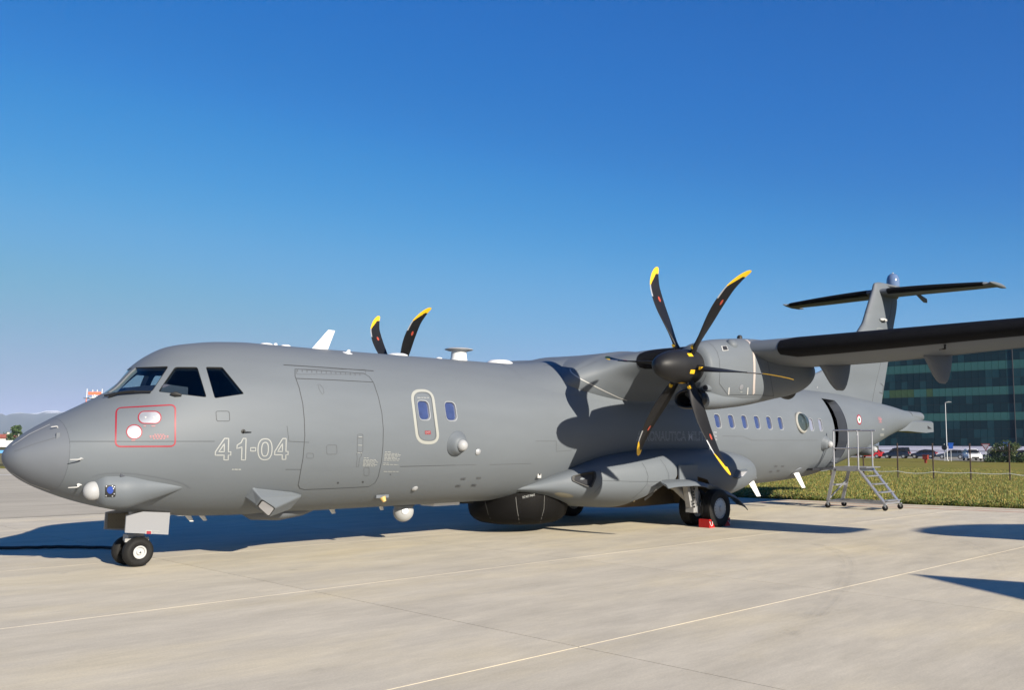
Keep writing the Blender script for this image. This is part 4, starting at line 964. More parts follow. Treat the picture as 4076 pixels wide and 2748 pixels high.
# optical window on the cheek
HITS.append(BVHTree.FromPolygons([chk.matrix_world @ v.co if False else v.co.copy() for v in chk.data.vertices], [tuple(p.vertices) for p in chk.data.polygons]))
ow = rounded([zV(615, 305), zV(768, 303), zV(766, 468), zV(618, 468)], 6, 4)
oo = patch('optical_window', ow, CABLE, chk, off=.008, step=6)
patch('lens', [zV(*q) for q in ell((690, 372), 46, 50)], LENS, chk, off=.014, step=5)
bl = MB()
for q in ((634, 320), (720, 318), (748, 330), (632, 452), (722, 456), (748, 425), (735, 352)): 
    pp, nn = hit(zV(*q), .009); bl.rev([(.010, 0), (.008, .008), (0, .01)], pp, nn, 8)
bl.build('window_bolt', HUB, chk)
HITS.pop()
ri = MB(); ribbon('', [zV(425, 185), zV(520, 145), zV(680, 128), zV(850, 122), zV(1080, 138), zV(1350, 182), zV(1600, 232), zV(1750, 280), zV(1850, 345)], .008, None, None, mb=ri, off=.004); ri.build('fairing_seal', PAINTD, chk)
# probes on the nose
def probe(base, k_, name):
    p, n = hit(base)
    if k_: return MB().tube([p-n*.01, p+n*.02, p+n*.022+V((-.07, 0, -.01))], [.010, .008, .005], 8).build(name, SEAL, PLANE)
    o = MB().tube([p-n*.02, p+n*.045, p+n*.055+V((-.02, 0, 0)), p+n*.058+V((-.12, 0, 0))], [.012, .009, .008, .005], 8)
    o.part([p+V((.06, 0, 0)), p+V((-.03, 0, 0))+n*.002, p+n*.05+V((-.01, 0, .003)), p+V((0, 0, .018)), p+V((0, 0, -.018))], [(0, 3, 2), (3, 1, 2), (1, 4, 2), (4, 0, 2)])
    return o.build(name, SEAL, PLANE)
probe(zA(505, 826), 0, 'pitot_probe'); probe(zA(495, 985), 0, 'pitot_probe'); probe(zA(360, 632), 1, 'pitot_probe')
p, n = hit(zW(2212, 1068))
MB().rev([(.03, 0), (.03, .008), (.012, .012), (.012, .05), (0, .052)], p, n, 16).part([p+n*.03+V((.02, 0, 0)), p+n*.03+V((.11, 0, -.005)), p+n*.03+V((.11, 0, -.015)), p+n*.05+V((.02, 0, -.01))], [(0, 1, 2, 3)]).build('angle_vane', CABLE, PLANE)
# windscreen wiper and side fitting
P = [hit(zW(x, y), .035)[0] for x, y in ((250, 590), (480, 548), (690, 528), (905, 524))]
MB().tube(P, [.012, .02, .018, .014], 8).tube([hit(zW(300, 590), .01)[0], hit(zW(480, 552), .05)[0], hit(zW(690, 528), .05)[0]], .014, 8).build('wiper', CABLE, PLANE)
P = [hit(zW(x, y), .03)[0] for x, y in ((1180, 548), (1250, 552), (1335, 566))]
MB().tube(P, [.014, .035, .012], 8).build('window_fitting', CABLE, PLANE)
P = [hit(zA(x, y), .03)[0] for x, y in ((575, 446), (600, 438))]
# --- wing with root fairing : spanwise loft of sections (y, xLE, chord, zLE, zTE, upper, lower)
SEC = [(0, 9.0, 5.6, 2.75, 2.9, .80, .3), (1.0, 9.15, 5.4, 2.80, 2.95, .78, .32), (1.2, 9.45, 5.0, 2.93, 3.02, .66, .42), (1.4, 9.78, 4.4, 3.07, 3.10, .53, .40), (1.7, 10.08, 3.6, 3.225, 3.17, .39, .285), (2.1, 10.31, 2.95, 3.33, 3.22, .30, .22), (2.7, 10.42, 2.57, 3.37, 3.245, .265, .175), (4.9, 10.42, 2.57, 3.375, 3.245, .265, .175), (9.0, 10.80, 2.10, 3.475, 3.385, .21, .135), (13.3, 11.20, 1.62, 3.58, 3.52, .135, .085), (13.52, 11.35, 1.35, 3.585, 3.54, .06, .05)]
wbl = pchip([0, 1.1, 1.4, 1.9, 2.4, 13.6], [.6, .6, .7, .9, 1, 1.0001]); gup = pchip([0, .06, .13, .39, .6, 1], [0, .22, .43, 1, .95, 0]); glo = pchip([0, .08, .25, .45, .7, 1], [0, .35, .85, 1, .9, 0])
sy = [s[0] for s in SEC]; sf = [pchip(sy, [s[i] for s in SEC]) for i in range(1, 7)]
def naca(u): return (.2969*sqrt(u)-.126*u-.3516*u*u+.2843*u**3-.1036*u**4)/.1*.2*5/1.0006
def wsec(y, us, off=0):
    xl, c, zl, zt, hu, hl = [f(abs(y)) for f in sf]; up_, lo_ = [], []
    for u in us:
        z = zl+(zt-zl)*u; T = naca(u); k = min(1, wbl(abs(y)))
        up_.append(V((xl+c*u, y, z+hu*(T*k+gup(u)*(1-k))))); lo_.append(V((xl+c*u, y, z-hl*(T*k+glo(u)*(1-k)))))
    return up_, lo_
US = [(1-cos(pi*i/44))/2 for i in range(45)]
ys = lin(0, 1, 5)+lin(1.06, 2.9, 32)+lin(3.0, 13.2, 40)+[13.3, 13.4, 13.47, 13.52]
ys = [-y for y in reversed(ys[1:])]+ys
rings = []
for y in ys:
    u_, l_ = wsec(y, US); rings.append(u_[::-1]+l_[1:-1])
wing = MB().loft(rings).build('wing', PAINT, PLANE, ang=50)
# shoulder fairing: squares off the round fuselage top under the wing
shs = pchip([8.15, 8.6, 9.2, 9.8, 10.4, 11.0, 13.2, 14.6, 16.2], [0, .05, .20, .45, .78, 1, 1, .55, 0])
def shring(x):
    s_ = shs(x); w, t, b, c = fsec(x); out = []
    for k in range(49):
        th = radians(22+136*k/48); cs, sn = cos(th), sin(th); e = .72
        E_ = V((x, -w*cs, c+(t-c)*sn)); q = (abs(cs)**e)*(1 if cs > 0 else -1); Q_ = V((x, -1.385*q, 1.93+1.64*sn**e))
        # compare both at the same angle about the fuselage axis so that the sheet stays smooth
        k_ = max(0, min(1, (E_.z-2.40)/.55)); k_ = k_*k_*(3-2*k_); p = E_.lerp(Q_, s_*k_); i_ = .985+.0165*k_; out.append(V((x, p.y*i_, 1.93+(p.z-1.93)*i_)))
    return out
shd = MB().loft([shring(x) for x in lin(8.15, 16.2, 70)], caps=False, closed=False).build('shoulder_fairing', PAINT, PLANE, ang=60)
for bo_ in (wing, shd): HITS.append(BVHTree.FromPolygons([v.co.copy() for v in bo_.data.vertices], [tuple(p.vertices) for p in bo_.data.polygons]))
ribbon('fairing_seal', [zF(490, 265), zF(505, 300), zF(540, 330), zF(620, 380), zF(750, 445), zF(900, 520), zF(1050, 590), zF(1150, 625)], .022, SEAL, wing, off=.006, step=6)
ribbon('fairing_seam', [zF(525, 300), zF(640, 245), zF(800, 175)], .006, LINEL, wing, off=.006, step=6)
ribbon('fairing_seam', [zF(180, 215), zF(330, 228), zF(450, 242), zF(490, 265)], .008, LINEL, wing, off=.006, step=6)
HITS[:] = [BV]
# leading-edge boots
def boot(y0, y1, frac, name='deicing_boot'):
    ub = [frac*(i/12)**1.6 for i in range(13)]; rr = []
    for i, y in enumerate(lin(y0, y1, 34)):
        d = abs(y-y0); k = 1 if d > .22 else sqrt(max(.05, 1-(1-d/.22)**2))
        u_, l_ = wsec(y, [q*(.25+.75*k) for q in ub]); off = .006
        ring = []
        for lst, s in ((u_[::-1], 1), (l_[1:], -1)):
            for p in lst: ring.append(p+V((-.006, 0, s*off)))
        ring[len(u_)-1].x -= .004; rr.append(ring)
    return MB().loft(rr, caps=False, closed=False).build(name, BOOT, wing, ang=70)
for s in (1, -1):
    boot(s*5.02, s*13.2, .10); boot(s*1.98, s*3.65, .085)
# flap track fairings, flap and aileron gaps
for s in (1, -1):
    for yy in (5.12, 7.1, 9.3):
        xl, c, zl, zt, hu, hl = [f(yy) for f in sf]; x1 = xl+c
        rg = []
        for t, cx_, hl_, hw_ in ((-.25, .0, .58, .085), (0, .0, .60, .10), (.25, .03, .51, .10), (.5, .07, .41, .092), (.75, .11, .30, .078), (.92, .14, .20, .055), (1, .15, .13, .02)):
            rg.append([V((x1-.62+cx_+hl_*(abs(cos(a))**.8)*(1 if cos(a) > 0 else -1), s*yy+hw_*sin(a), zl+(zt-zl)*.8-.08-.47*t+.05*(cos(a) if t <= 0 else 0))) for a in [2*pi*j/24 for j in range(24)]])
        MB().loft(rg).build('flap_track_fairing', PAINTD, wing, ang=50)
    gp = MB()
    for (a, b, uu) in ((5.0, 9.6, .76), (9.65, 13.2, .74)):
        pts = []
        for y in lin(a, b, 20): pts.append(wsec(s*y, [uu])[1][0]-V((0, 0, .002)))
        for i in range(19): gp.bar(pts[i], pts[i+1], .012, .003)
    gp.build('flap_gap', LINE, wing, smooth=False)
# outer-wing probe
p = wsec(-7.75, [.13])[1][0]
MB().tube([p, p+V((0, 0, -.07)), p+V((-.22, 0, -.10))], [.022, .016, .01], 8).build('probe', CABLE, wing)

# --- nacelles and propellers
NX = [9.18, 9.24, 9.36, 9.75, 10.2, 10.7, 11.2, 11.65, 12.05, 12.4, 12.75, 12.95, 13.02]
NTp = [3.34, 3.415, 3.455, 3.535, 3.59, 3.635, 3.66, 3.665, 3.62, 3.54, 3.42, 3.32, 3.26]
NBt = [2.68, 2.58, 2.45, 2.34, 2.345, 2.395, 2.47, 2.545, 2.605, 2.67, 2.80, 2.98, 3.10]
NWd = [.33, .40, .43, .475, .51, .54, .555, .56, .545, .50, .42, .33, .24]
nT, nB, nW = pchip(NX, NTp), pchip(NX, NBt), pchip(NX, NWd)
IX = [9.10, 9.16, 9.3, 9.6, 10.0, 10.5, 11.0, 11.5]
iZ = pchip(IX, [2.465, 2.465, 2.465, 2.475, 2.51, 2.57, 2.66, 2.78]); iH = pchip(IX, [.155, .17, .178, .185, .19, .19, .19, .19]); iW = pchip(IX, [.29, .31, .325, .345, .37, .39, .40, .40])
def seg(c, a, e): return (abs(cos(a))**e)*(1 if cos(a) > 0 else -1), (abs(sin(a))**e)*(1 if sin(a) > 0 else -1)
def nring(x, yc, inset=0, n=48):
    t, b, w = nT(x)-inset, nB(x)+inset, nW(x)-inset; zc_ = (t+b)/2; h = (t-b)/2; e = 1.0-.14*min(1, (x-9.2)/1.0)
    return [V((x, yc+w*seg(0, 2*pi*j/n, e)[0], zc_+h*seg(0, 2*pi*j/n, e)[1])) for j in range(n)]
def iring(x, yc, inset=0, n=40, dx=0):
    return [V((x+dx, yc+(iW(x)-inset)*seg(0, 2*pi*j/n, .85)[0], iZ(x)+(iH(x)-inset)*seg(0, 2*pi*j/n, .85)[1])) for j in range(n)]
RP = 1.965
def blade_mesh():
    """blade along +Z, axial direction +X (aft), rotation direction +Y"""
    rs = [.20, .30, .42, .6, .8, 1.0, 1.2, 1.4, 1.55, 1.7, 1.8, 1.88, 1.94, 1.965]
    ch = pchip(rs, [.13, .15, .195, .25, .295, .312, .302, .275, .25, .215, .18, .145, .10, .04]); th = pchip(rs, [.12, .105, .075, .05, .036, .028, .022, .017, .014, .012, .010, .009, .007, .005])
    be = pchip([.20, .6, 1.0, 1.4, 1.965], [112, 104, 94, 86, 79]); sw = pchip([.20, .7, 1.1, 1.5, 1.8, 1.965], [0, -.025, -.045, -.005, .115, .235]); n = 20; rings = []
    rr = sorted(set(rs+lin(.22, 1.30, 18)+lin(1.31, 1.96, 44))); vs = []
    for r in rr:
        b = radians(be(r)); cx, cy = sin(b), -cos(b); nx, ny = -cy, cx; c = ch(r); t = th(r); ring = []
        for j in range(2*n):
            a = 2*pi*j/(2*n); u = -cos(a)*.5; v = sin(a)*.5*(1.0 if r < .4 else (1.25-.5*(u+.5)))
            X = u*c+sw(r); ring.append(V((X*cx+v*t*nx, X*cy+v*t*ny, r)))
        rings.append(ring)
    mb_ = MB().loft(rings); 
    return mb_, rr, n
bmb, brr, bn = blade_mesh()
def build_prop(yc, phase, name):
    hubc = V((8.99, yc, 3.011)); ax = V((-1, 0, -.033)).normalized()
    prof = [(.288, -.20), (.292, -.06), (.290, .08), (.280, .24), (.256, .40), (.215, .56), (.165, .68), (.10, .765), (.045, .80), (0, .808)]
    fp = pchip([-p[1] for p in prof][::-1] if False else [p[1] for p in prof], [p[0] for p in prof])
    sp_ = MB().rev([(fp(h), h) for h in lin(-.20, .806, 40)]+[(.004, .808)], hubc, ax, 48).build('propeller', SPIN, PLANE, ang=60)
    for i in range(6):
        a = phase+radians(-30+60*i); R_ = Matrix.Rotation(-a*1.0, 4, 'X')
        # local +Z -> (0, -sin a, cos a)
        R_ = Matrix(((1, 0, 0, 0), (0, cos(a), -sin(a), 0), (0, sin(a), cos(a), 0), (0, 0, 0, 1)))
        T = Matrix.Translation(hubc) @ Matrix.Rotation(math.atan(.033), 4, 'Y').inverted() @ R_
        vs = [T @ v for v in bmb.v]
        mi = []
        for f in bmb.f:
            r = sum(bmb.v[k].z for k in f)/len(f); j = (min(f) % (2*bn)); u = sum((k % (2*bn)) for k in f)/len(f)
            cu = sum(-cos(2*pi*(k % (2*bn))/(2*bn))*.5 for k in f)/len(f)
            lim = 1.60+.22*min(1, max(0, (cu+.42)/.5)); 
            mi.append(1 if r > lim else (2 if (cu < -.40 and r > 1.36) else 0))
        bo = add('blade', vs, bmb.f, [BLADE, YEL, HUB], sp_, ang=60, mi=mi)
        # yellow index marks at the root
        d = (T.to_3x3() @ V((0, 0, 1))); s_ = T.to_3x3() @ V((-1, 0, 0)); q = hubc + d*.37; tq = d.cross(s_)
        MB().bar(q+s_*.075+tq*.0, q+s_*.075+d*.055, .05, .05, upv=tuple(tq)).build('root_mark', YEL, sp_, smooth=False)
        a2 = a+radians(14); d2 = V((0, -sin(a2), cos(a2))); h0 = .10; 
        q2 = [hubc+ax*(h0+dh)+(d2*(fp(h0+dh)+.004))+d2.cross(ax)*dy for dh, dy in ((-.02, -.035), (.10, -.035), (.10, .035), (-.02, .035))]
        add('hub_mark', q2, [(0, 1, 2, 3)], YEL, sp_, smooth=False)
        # maker's oval on the blade face
        R3 = T.to_3x3()
        for side in (1, -1):
            vs = []
            for rad_, mm in ((1.0, RED),):
                for k in range(16):
                    w_ = .028*cos(2*pi*k/16); l_ = 1.30+.055*sin(2*pi*k/16); b = radians(87); X = w_-.015
                    vs.append(T @ V((X*sin(b)+side*.0155*cos(b), -X*cos(b)+side*.0155*sin(b), l_)))
            add('blade_badge', vs, [tuple(range(16))], mat('badge_red', (.30, .05, .03), .5), sp_, smooth=False)
    return sp_
for s, ph in ((-1, .1306), (1, -.0299)):
    yc = 4.05*s
    nac = MB().loft([nring(x, yc) for x in sorted(set(lin(9.18, 13.02, 60)+NX))]).build('nacelle', PAINT, PLANE, ang=45)
    # intake chin
    ch_ = MB().loft([iring(x, yc) for x in lin(9.16, 11.5, 40)], caps=False); ch_.build('intake_chin', PAINT, nac, ang=50)
    lip = [[V((9.115+.075*(1-cos(radians(a)))-0.01, yc+(iW(9.2)-.030+.036*sin(radians(a)))*seg(0, 2*pi*j/40, .85)[0], iZ(9.2)+(iH(9.2)-.026+.032*sin(radians(a)))*seg(0, 2*pi*j/40, .85)[1])) for j in range(40)] for a in range(-90, 181, 18)]
    MB().loft(lip, caps=False).build('intake_lip', mat('lip_black', (.008, .008, .008), .3), nac, ang=80)
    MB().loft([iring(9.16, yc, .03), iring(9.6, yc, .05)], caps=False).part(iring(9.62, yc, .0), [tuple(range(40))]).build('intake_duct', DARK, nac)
    # oil cooler scoop
    if s < 0:
        HITS[:] = [BVHTree.FromPolygons([v.co.copy() for v in nac.data.vertices], [tuple(p.vertices) for p in nac.data.polygons])]
        g = MB()
        ribbon('', [zN(985, 195), zN(1050, 245), zN(1100, 320), zN(1128, 420), zN(1132, 560), zN(1125, 705), zN(1230, 845), zN(1570, 845), zN(1790, 860)], .008, None, None, mb=g, off=.003)
        ribbon('', [zN(1570, 300), zN(1700, 320)], .008, None, None, mb=g, off=.003)
        ribbon('', [zN(1700, 185), zN(1700, 320), zN(1745, 560), zN(1795, 860), zN(1790, 890)], .010, None, None, mb=g, off=.003)
        ribbon('', [zN(850, 740), zN(930, 680), zN(965, 600)], .006, None, None, mb=g, off=.003)
        g.build('cowl_seam', LINE, nac)
        ribbon('cowl_strip', [zN(1455, 165), zN(1500, 200), zN(1535, 260), zN(1550, 330), zN(1557, 450), zN(1558, 600), zN(1552, 740), zN(1550, 835)], .062, TAPE, nac, off=.005, step=6)
        patch('cowl_vent_frame', [zN(1147, 245), zN(1218, 240), zN(1238, 300), zN(1165, 306)], SEAL, nac, off=.006, step=5)
        patch('cowl_vent', [zN(1162, 250), zN(1212, 247), zN(1228, 294), zN(1174, 298)], DARK, nac, off=.012, step=5)
        p, n = hit(zN(1285, 212)); MB().rev([(.11, -.02), (.10, .02), (.07, .05), (.02, .06), (0, .062)], p, n, 20).build('cowl_blister', PAINT, nac, ang=70)
        p, n = hit(zN(1378, 145)); MB().rev([(.05, -.03), (.05, .03), (.03, .06), (0, .065)], on_y(*zN(1378, 150), -4.05), V((0, 0, 1)), 16).build('cowl_beacon', CABLE, nac)
        p, n = hit(zN(1397, 750)); MB().rev([(.05, 0), (.05, .006), (.0, .012)], p, n, 20).build('oil_port', METAL, nac)
        for q in (1245, 1477): ribbon('cowl_latch', [zN(q, 755), zN(q-6, 842)], .028, SEAL, nac, off=.006)
        patch('placard', [zN(1384, 804), zN(1408, 804), zN(1408, 815), zN(1384, 815)], MARK, nac, off=.005, step=5)
        p, n = hit(zN(955, 760)); sc = MB().tube([p+V((-.05, -.03, .0)), p+V((.08, -.02, .0)), p+V((.28, .04, -.02))], [.055, .06, .02], 14).build('cooling_scoop', PAINT, nac, ang=60)
        MB().rev([(.045, 0), (.0005, .002)], p+V((-.052, -.03, 0)), V((-1, -.1, 0)), 14, caps=False).build('scoop_mouth', DARK, sc)
        HITS[:] = [BV]
    # exhaust pipe
    MB().rev([(.17, 0), (.19, .25), (.185, .32), (.165, .32), (.15, .05)], V((12.15, yc+.0, 2.80)), V((1, 0, -.12)), 24, caps=False).build('exhaust', CABLE, nac)
    build_prop(yc, ph, 'propeller')

# --- fin, tailplane
def foil(y_or_z, pts): pass
def fin_ring(z, xl, xt, t, n=20):
    c = xt-xl; us = [(1-cos(pi*i/n))/2 for i in range(n+1)]; A = [V((xl+c*u, -t*naca(u), z)) for u in us]; B = [V((xl+c*u, t*naca(u), z)) for u in us]
    return A[::-1]+B[1:-1]
zf = [2.75, 3.25, 3.5, 3.66, 3.85, 4.2, 4.7, 5.2, 5.45, 5.64, 5.9, 6.4, 6.85, 7.10, 7.14]
xlf = pchip(zf, [19.2, 19.4, 19.75, 20.45, 21.3, 22.25, 23.1, 23.85, 24.15, 24.38, 24.56, 24.9, 25.2, 25.36, 25.6])
xtf = pchip([2.75, 3.04, 4.48, 5.68, 6.77, 7.14], [25.5, 25.6, 26.2, 26.71, 27.1, 27.0]); tf = pchip([2.75, 3.6, 4.2, 5.2, 6.2, 7.0, 7.14], [.10, .12, .17, .19, .155, .125, .06])
fin = MB().loft([fin_ring(z, xlf(z), xtf(z), tf(z)) for z in lin(2.75, 7.14, 70)]).build('fin', PAINT, PLANE, ang=50)
rg = MB()
for sg in (-1, 1):
    for i in range(14):
        za, zb = lin(3.1, 6.6, 15)[i:i+2]; f = lambda z: V((xtf(z)-(.78-.05*(z-3)), sg*(tf(z)*naca(1-(.78-.05*(z-3))/(xtf(z)-xlf(z)))+.002), z)); rg.bar(f(za), f(zb), .012, .003, upv=(0, 1, 0))
rg.build('rudder_gap', LINE, fin, smooth=False)
HITS[:] = [BVHTree.FromPolygons([v.co.copy() for v in fin.data.vertices], [tuple(p.vertices) for p in fin.data.polygons])]
ribbon('rudder_tab', [zT(1090, 1030), zT(1115, 1055), zT(1108, 1120), zT(1080, 1108)], .03, LINE, fin, off=.004, step=6)
ribbon('panel_mark', rounded([zT(1062, 555), zT(1110, 560), zT(1106, 580), zT(1060, 575)], 4), .012, MARK, fin, closed=True, off=.004, step=5)
p, n = hit(zT(1110, 487)); MB().tube([p+V((-.28, -.03, 0)), p+V((-.1, -.06, 0)), p+V((.12, -.05, 0)), p+V((.3, 0, 0.02))], [.03, .06, .055, .02], 12).build('fin_light', SEAL, fin, ang=70)
MB().rev([(.05, 0), (.045, .03), (0, .05)], p+V((-.1, -.07, -.03)), V((-.4, -.6, -.6)), 12).build('lamp_glass', DARK, fin)
HITS[:] = [BV]
boot_rings = []
for z in lin(3.9, 7.05, 40):
    r_ = []
    for u in [.055*(1-i/6)**1.6 for i in range(7)]: r_.append(V((xlf(z)+(xtf(z)-xlf(z))*u-.005, -tf(z)*naca(u)-.004, z)))
    r_ += [V((p.x, -p.y, p.z)) for p in r_[:-1][::-1]]; boot_rings.append(r_)
MB().loft(boot_rings[26:], caps=False, closed=False).build('fin_boot', PAINTD, fin, ang=80)
TPS = [(0.0, 25.42, 1.62, 6.80, .13), (.25, 25.44, 1.60, 6.80, .13), (3.35, 25.62, 1.08, 6.72, .078), (3.55, 25.72, .95, 6.715, .055), (3.66, 25.95, .62, 6.71, .015)]
tf_ = [pchip([s[0] for s in TPS], [s[i] for s in TPS]) for i in range(1, 5)]
TPZ = pchip([0, .5, 3.66], [6.80, 6.80, 6.735])
def tpr(y, n=18, us=None, off=0):
    xl, c, z, t = [f(abs(y)) for f in tf_]; us = us or [(1-cos(pi*i/n))/2 for i in range(n+1)]
    A = [V((xl+c*u-off, y, z+t*naca(u)+off)) for u in us]; B = [V((xl+c*u-off, y, z-t*naca(u)-off)) for u in us]; return A[::-1]+B[1:(-1 if not off else None)]
tys = lin(-3.6, 3.6, 50); tys = [-3.66]+tys+[3.66]
tail = MB().loft([tpr(y) for y in tys]).build('tailplane', PAINTD, PLANE, ang=50)
for s in (1, -1):
    MB().loft([tpr(s*y, us=[.09*(i/8)**1.6 for i in range(9)], off=.004) for y in lin(.35, 3.4, 20)], caps=False, closed=False).build('tailplane_boot', BOOT, tail, ang=80)
    MB().loft([[V((x, s*(3.62+dy), 6.735+w*.7*sin(a))) + V((0, w*cos(a), 0)) for a in [2*pi*j/12 for j in range(12)]] for x, w, dy in ((25.62, .02, 0), (25.85, .07, 0), (26.3, .105, 0), (26.75, .085, 0), (27.12, .012, 0))]).build('elevator_horn', PAINT if s < 0 else PAINTD, tail, ang=60)
    if s < 0: MB().loft([[V((x, s*1.05+w*cos(a), 6.72-d+.06*sin(a)*k)) for a in [2*pi*j/10 for j in range(10)]] for x, w, d, k in ((26.2, .02, .02, .6), (26.5, .05, .07, 1.2), (26.8, .05, .14, 1.6), (27.05, .03, .15, 1.3))]).build('elevator_actuator', PAINTD, tail, ang=60)
# bullet fairing between fin and tailplane
MB().loft([[V((x, w*cos(a), 6.82+h*sin(a))) for a in [2*pi*j/20 for j in range(20)]] for x, w, h in ((25.38, .015, .02), (25.55, .10, .10), (26.0, .16, .16), (26.6, .15, .15), (27.1, .06, .08))]).build('tail_bullet', PAINT, tail, ang=70)
# fin-top dome
dm = MB().rev([(.19, -.26), (.215, -.14), (.22, -.02), (.215, .10), (.175, .21), (.10, .28), (0, .30)], V((26.8, 0, 7.30)), V((0, 0, 1)), 32).build('fin_top_dome', mat('beacon_dome', (.10, .15, .26), .10, spec=.7), fin, ang=80)  # sky reflection put into the dome's blue base colour
MB().rev([(.03, 0), (.03, .03), (0, .04)], V((26.8, 0, 7.60)), V((0, 0, 1)), 10).build('dome_stud', SEAL, fin)
MB().loft([[V((x, w*cos(a), 7.10+.06*sin(a))) for a in [2*pi*j/16 for j in range(16)]] for x, w in ((25.9, .06), (26.4, .16), (26.85, .24), (27.2, .16), (27.4, .04))]).build('dome_base', PAINTD, fin, ang=70)
MB().rev([(.264, -.10), (.264, -.02), (.253, .12), (.205, .24), (.13, .31)], V((26.815, 0, 7.30)), V((0, 0, 1)), 32, caps=False).build('dome_shell', mat('dome_gloss', (.45, .52, .62), .06, spec=.8), fin, ang=80) if False else None
# tail end: rounded cone cap and dispenser box
MB().loft([[V((x, w*cos(a), 2.685+h*sin(a))) for a in [2*pi*j/24 for j in range(24)]] for x, w, h in ((27.5, .25, .19), (28.3, .20, .178), (28.6, .185, .172), (28.72, .155, .145), (28.78, .09, .08), (28.79, .01, .01))]).build('tail_cone', PAINT, PLANE, ang=70)
tbx = MB().loft([[V((x, y*w, z)) for y, z in ((-1, b), (-1.0, t-.06), (-.75, t), (.75, t), (1, t-.06), (1, b))] for x, w, t, b in ((26.45, .12, 2.30, 2.16), (27.0, .26, 2.44, 2.17), (27.5, .30, 2.55, 2.15), (28.5, .30, 2.55, 2.12), (28.6, .30, 2.55, 2.13), (29.15, .30, 2.54, 2.16))]).build('dispenser_box', PAINT, PLANE, ang=40)
add('dispenser_slot', [V((28.62, -.303, 2.38)), V((28.62, -.303, 2.26)), V((29.0, -.303, 2.27))], [(0, 1, 2)], DARK, tbx, smooth=False)
MB().rev([(.03, 0), (.03, .05), (0, .06)], V((29.14, -.1, 2.25)), V((1, 0, 0)), 12).build('tail_light', RED, tbx)
# wire mast on the dorsal fin
MB().bar(V((21.0, -.10, 3.35)), V((21.28, -.02, 3.66)), .05, .02).tube([V((20.2, -.03, 3.63)), V((21.26, -.02, 3.645))], .008, 6).tube([V((21.2, -.02, 3.65)), V((21.36, -.02, 3.65))], .028, 8).build('wire_mast', SEAL, PLANE)

# --- main-gear sponsons
spx = [8.2, 8.5, 8.75, 9.0, 9.4, 10, 10.6, 11.2, 12, 13, 13.8, 14.5, 15.0, 15.4, 15.75, 16.0]
spT = pchip(spx, [.90, .97, 1.06, 1.15, 1.28, 1.44, 1.52, 1.57, 1.59, 1.59, 1.575, 1.50, 1.40, 1.27, 1.1, .98])
spO = pchip(spx, [.78, 1.02, 1.22, 1.40, 1.62, 1.83, 1.96, 2.03, 2.06, 2.05, 1.98, 1.83, 1.66, 1.47, 1.26, 1.1])
spB = pchip(spx, [.80, .76, .71, .64, .54, .45, .40, .37, .36, .37, .40, .47, .56, .66, .76, .82])
def sring(x, n=18):
    T, O, B = spT(x), spO(x), spB(x); zm = B+(T-B)*.60; out = []
    yi = min(1.22, O*.8)
    for i in range(n+1):   # top inboard to outer
        a = pi/2*(1-i/n); e = .78; out.append(V((x, -(yi+max(.01, O-yi)*cos(a)**e) if cos(a) > 1e-6 else -yi, zm+(T-zm)*sin(a)**e)))
    yb = min(.55, O*.5)
    for i in range(1, n+1):
        a = pi/2*i/n; e = .86; out.append(V((x, -(yb+(O-yb)*max(0, cos(a))**e), zm-(zm-B)*sin(a)**e)))
    full = out + [V((p.x, -p.y, p.z)) for p in reversed(out)]
    return full
spo = MB().loft([sring(x) for x in sorted(set(lin(8.2, 16.0, 94)))]).build('gear_sponson', [PAINT, TAN], PLANE, ang=45)
wc = MB()
for s in (-1, 1):
    prof = [(11.70, 1.24), (11.53, 1.14), (11.40, .95), (11.18, .93), (10.62, .56), (10.66, .10), (13.15, .10), (13.0, .62), (12.55, .95), (12.05, 1.05), (11.95, 1.24)]
    wc.loft([[V((x, s*2.6, z)) for x, z in prof], [V((x, s*.78, z)) for x, z in prof]])
co = wc.build('cutter', TAN, None, smooth=False); bool_cut(spo, co)
for q in spo.data.polygons: pass
HITS[:] = [BVHTree.FromPolygons([v.co.copy() for v in spo.data.vertices], [tuple(p.vertices) for p in spo.data.polygons]), BV]
g6 = crop(2200, 1750, .34394)
sl_ = MB()
ribbon('', [g6(1035, 275), g6(1075, 340), g6(1103, 430), g6(1090, 520), g6(1020, 600), g6(930, 680)], .008, None, None, mb=sl_, off=.004)
ribbon('', [g6(1245, 235), g6(1300, 310), g6(1340, 400), g6(1345, 470)], .007, None, None, mb=sl_, off=.004)
ribbon('', [g6(550, 350), g6(572, 440), g6(560, 530), g6(480, 620)], .007, None, None, mb=sl_, off=.004)
ribbon('', [g6(575, 478), g6(900, 488), g6(1290, 492)], .006, None, None, mb=sl_, off=.004)
sl_.build('sponson_seam', LINE, spo)
ribbon('panel_strip', [g6(1200, 575), g6(1140, 640), g6(1060, 700)], .05, SEAL, spo, off=.006, step=6)
ribbon('panel_strip', [g6(1075, 532), g6(1225, 540)], .025, PAINTD, spo, off=.006, step=6)
patch('belly_light_panel', [g6(*q) for q in ell((130, 645), 112, 26, 24, .15)], mat('landing_light_glass', (.20, .19, .15), .25), spo, off=.004, step=6)
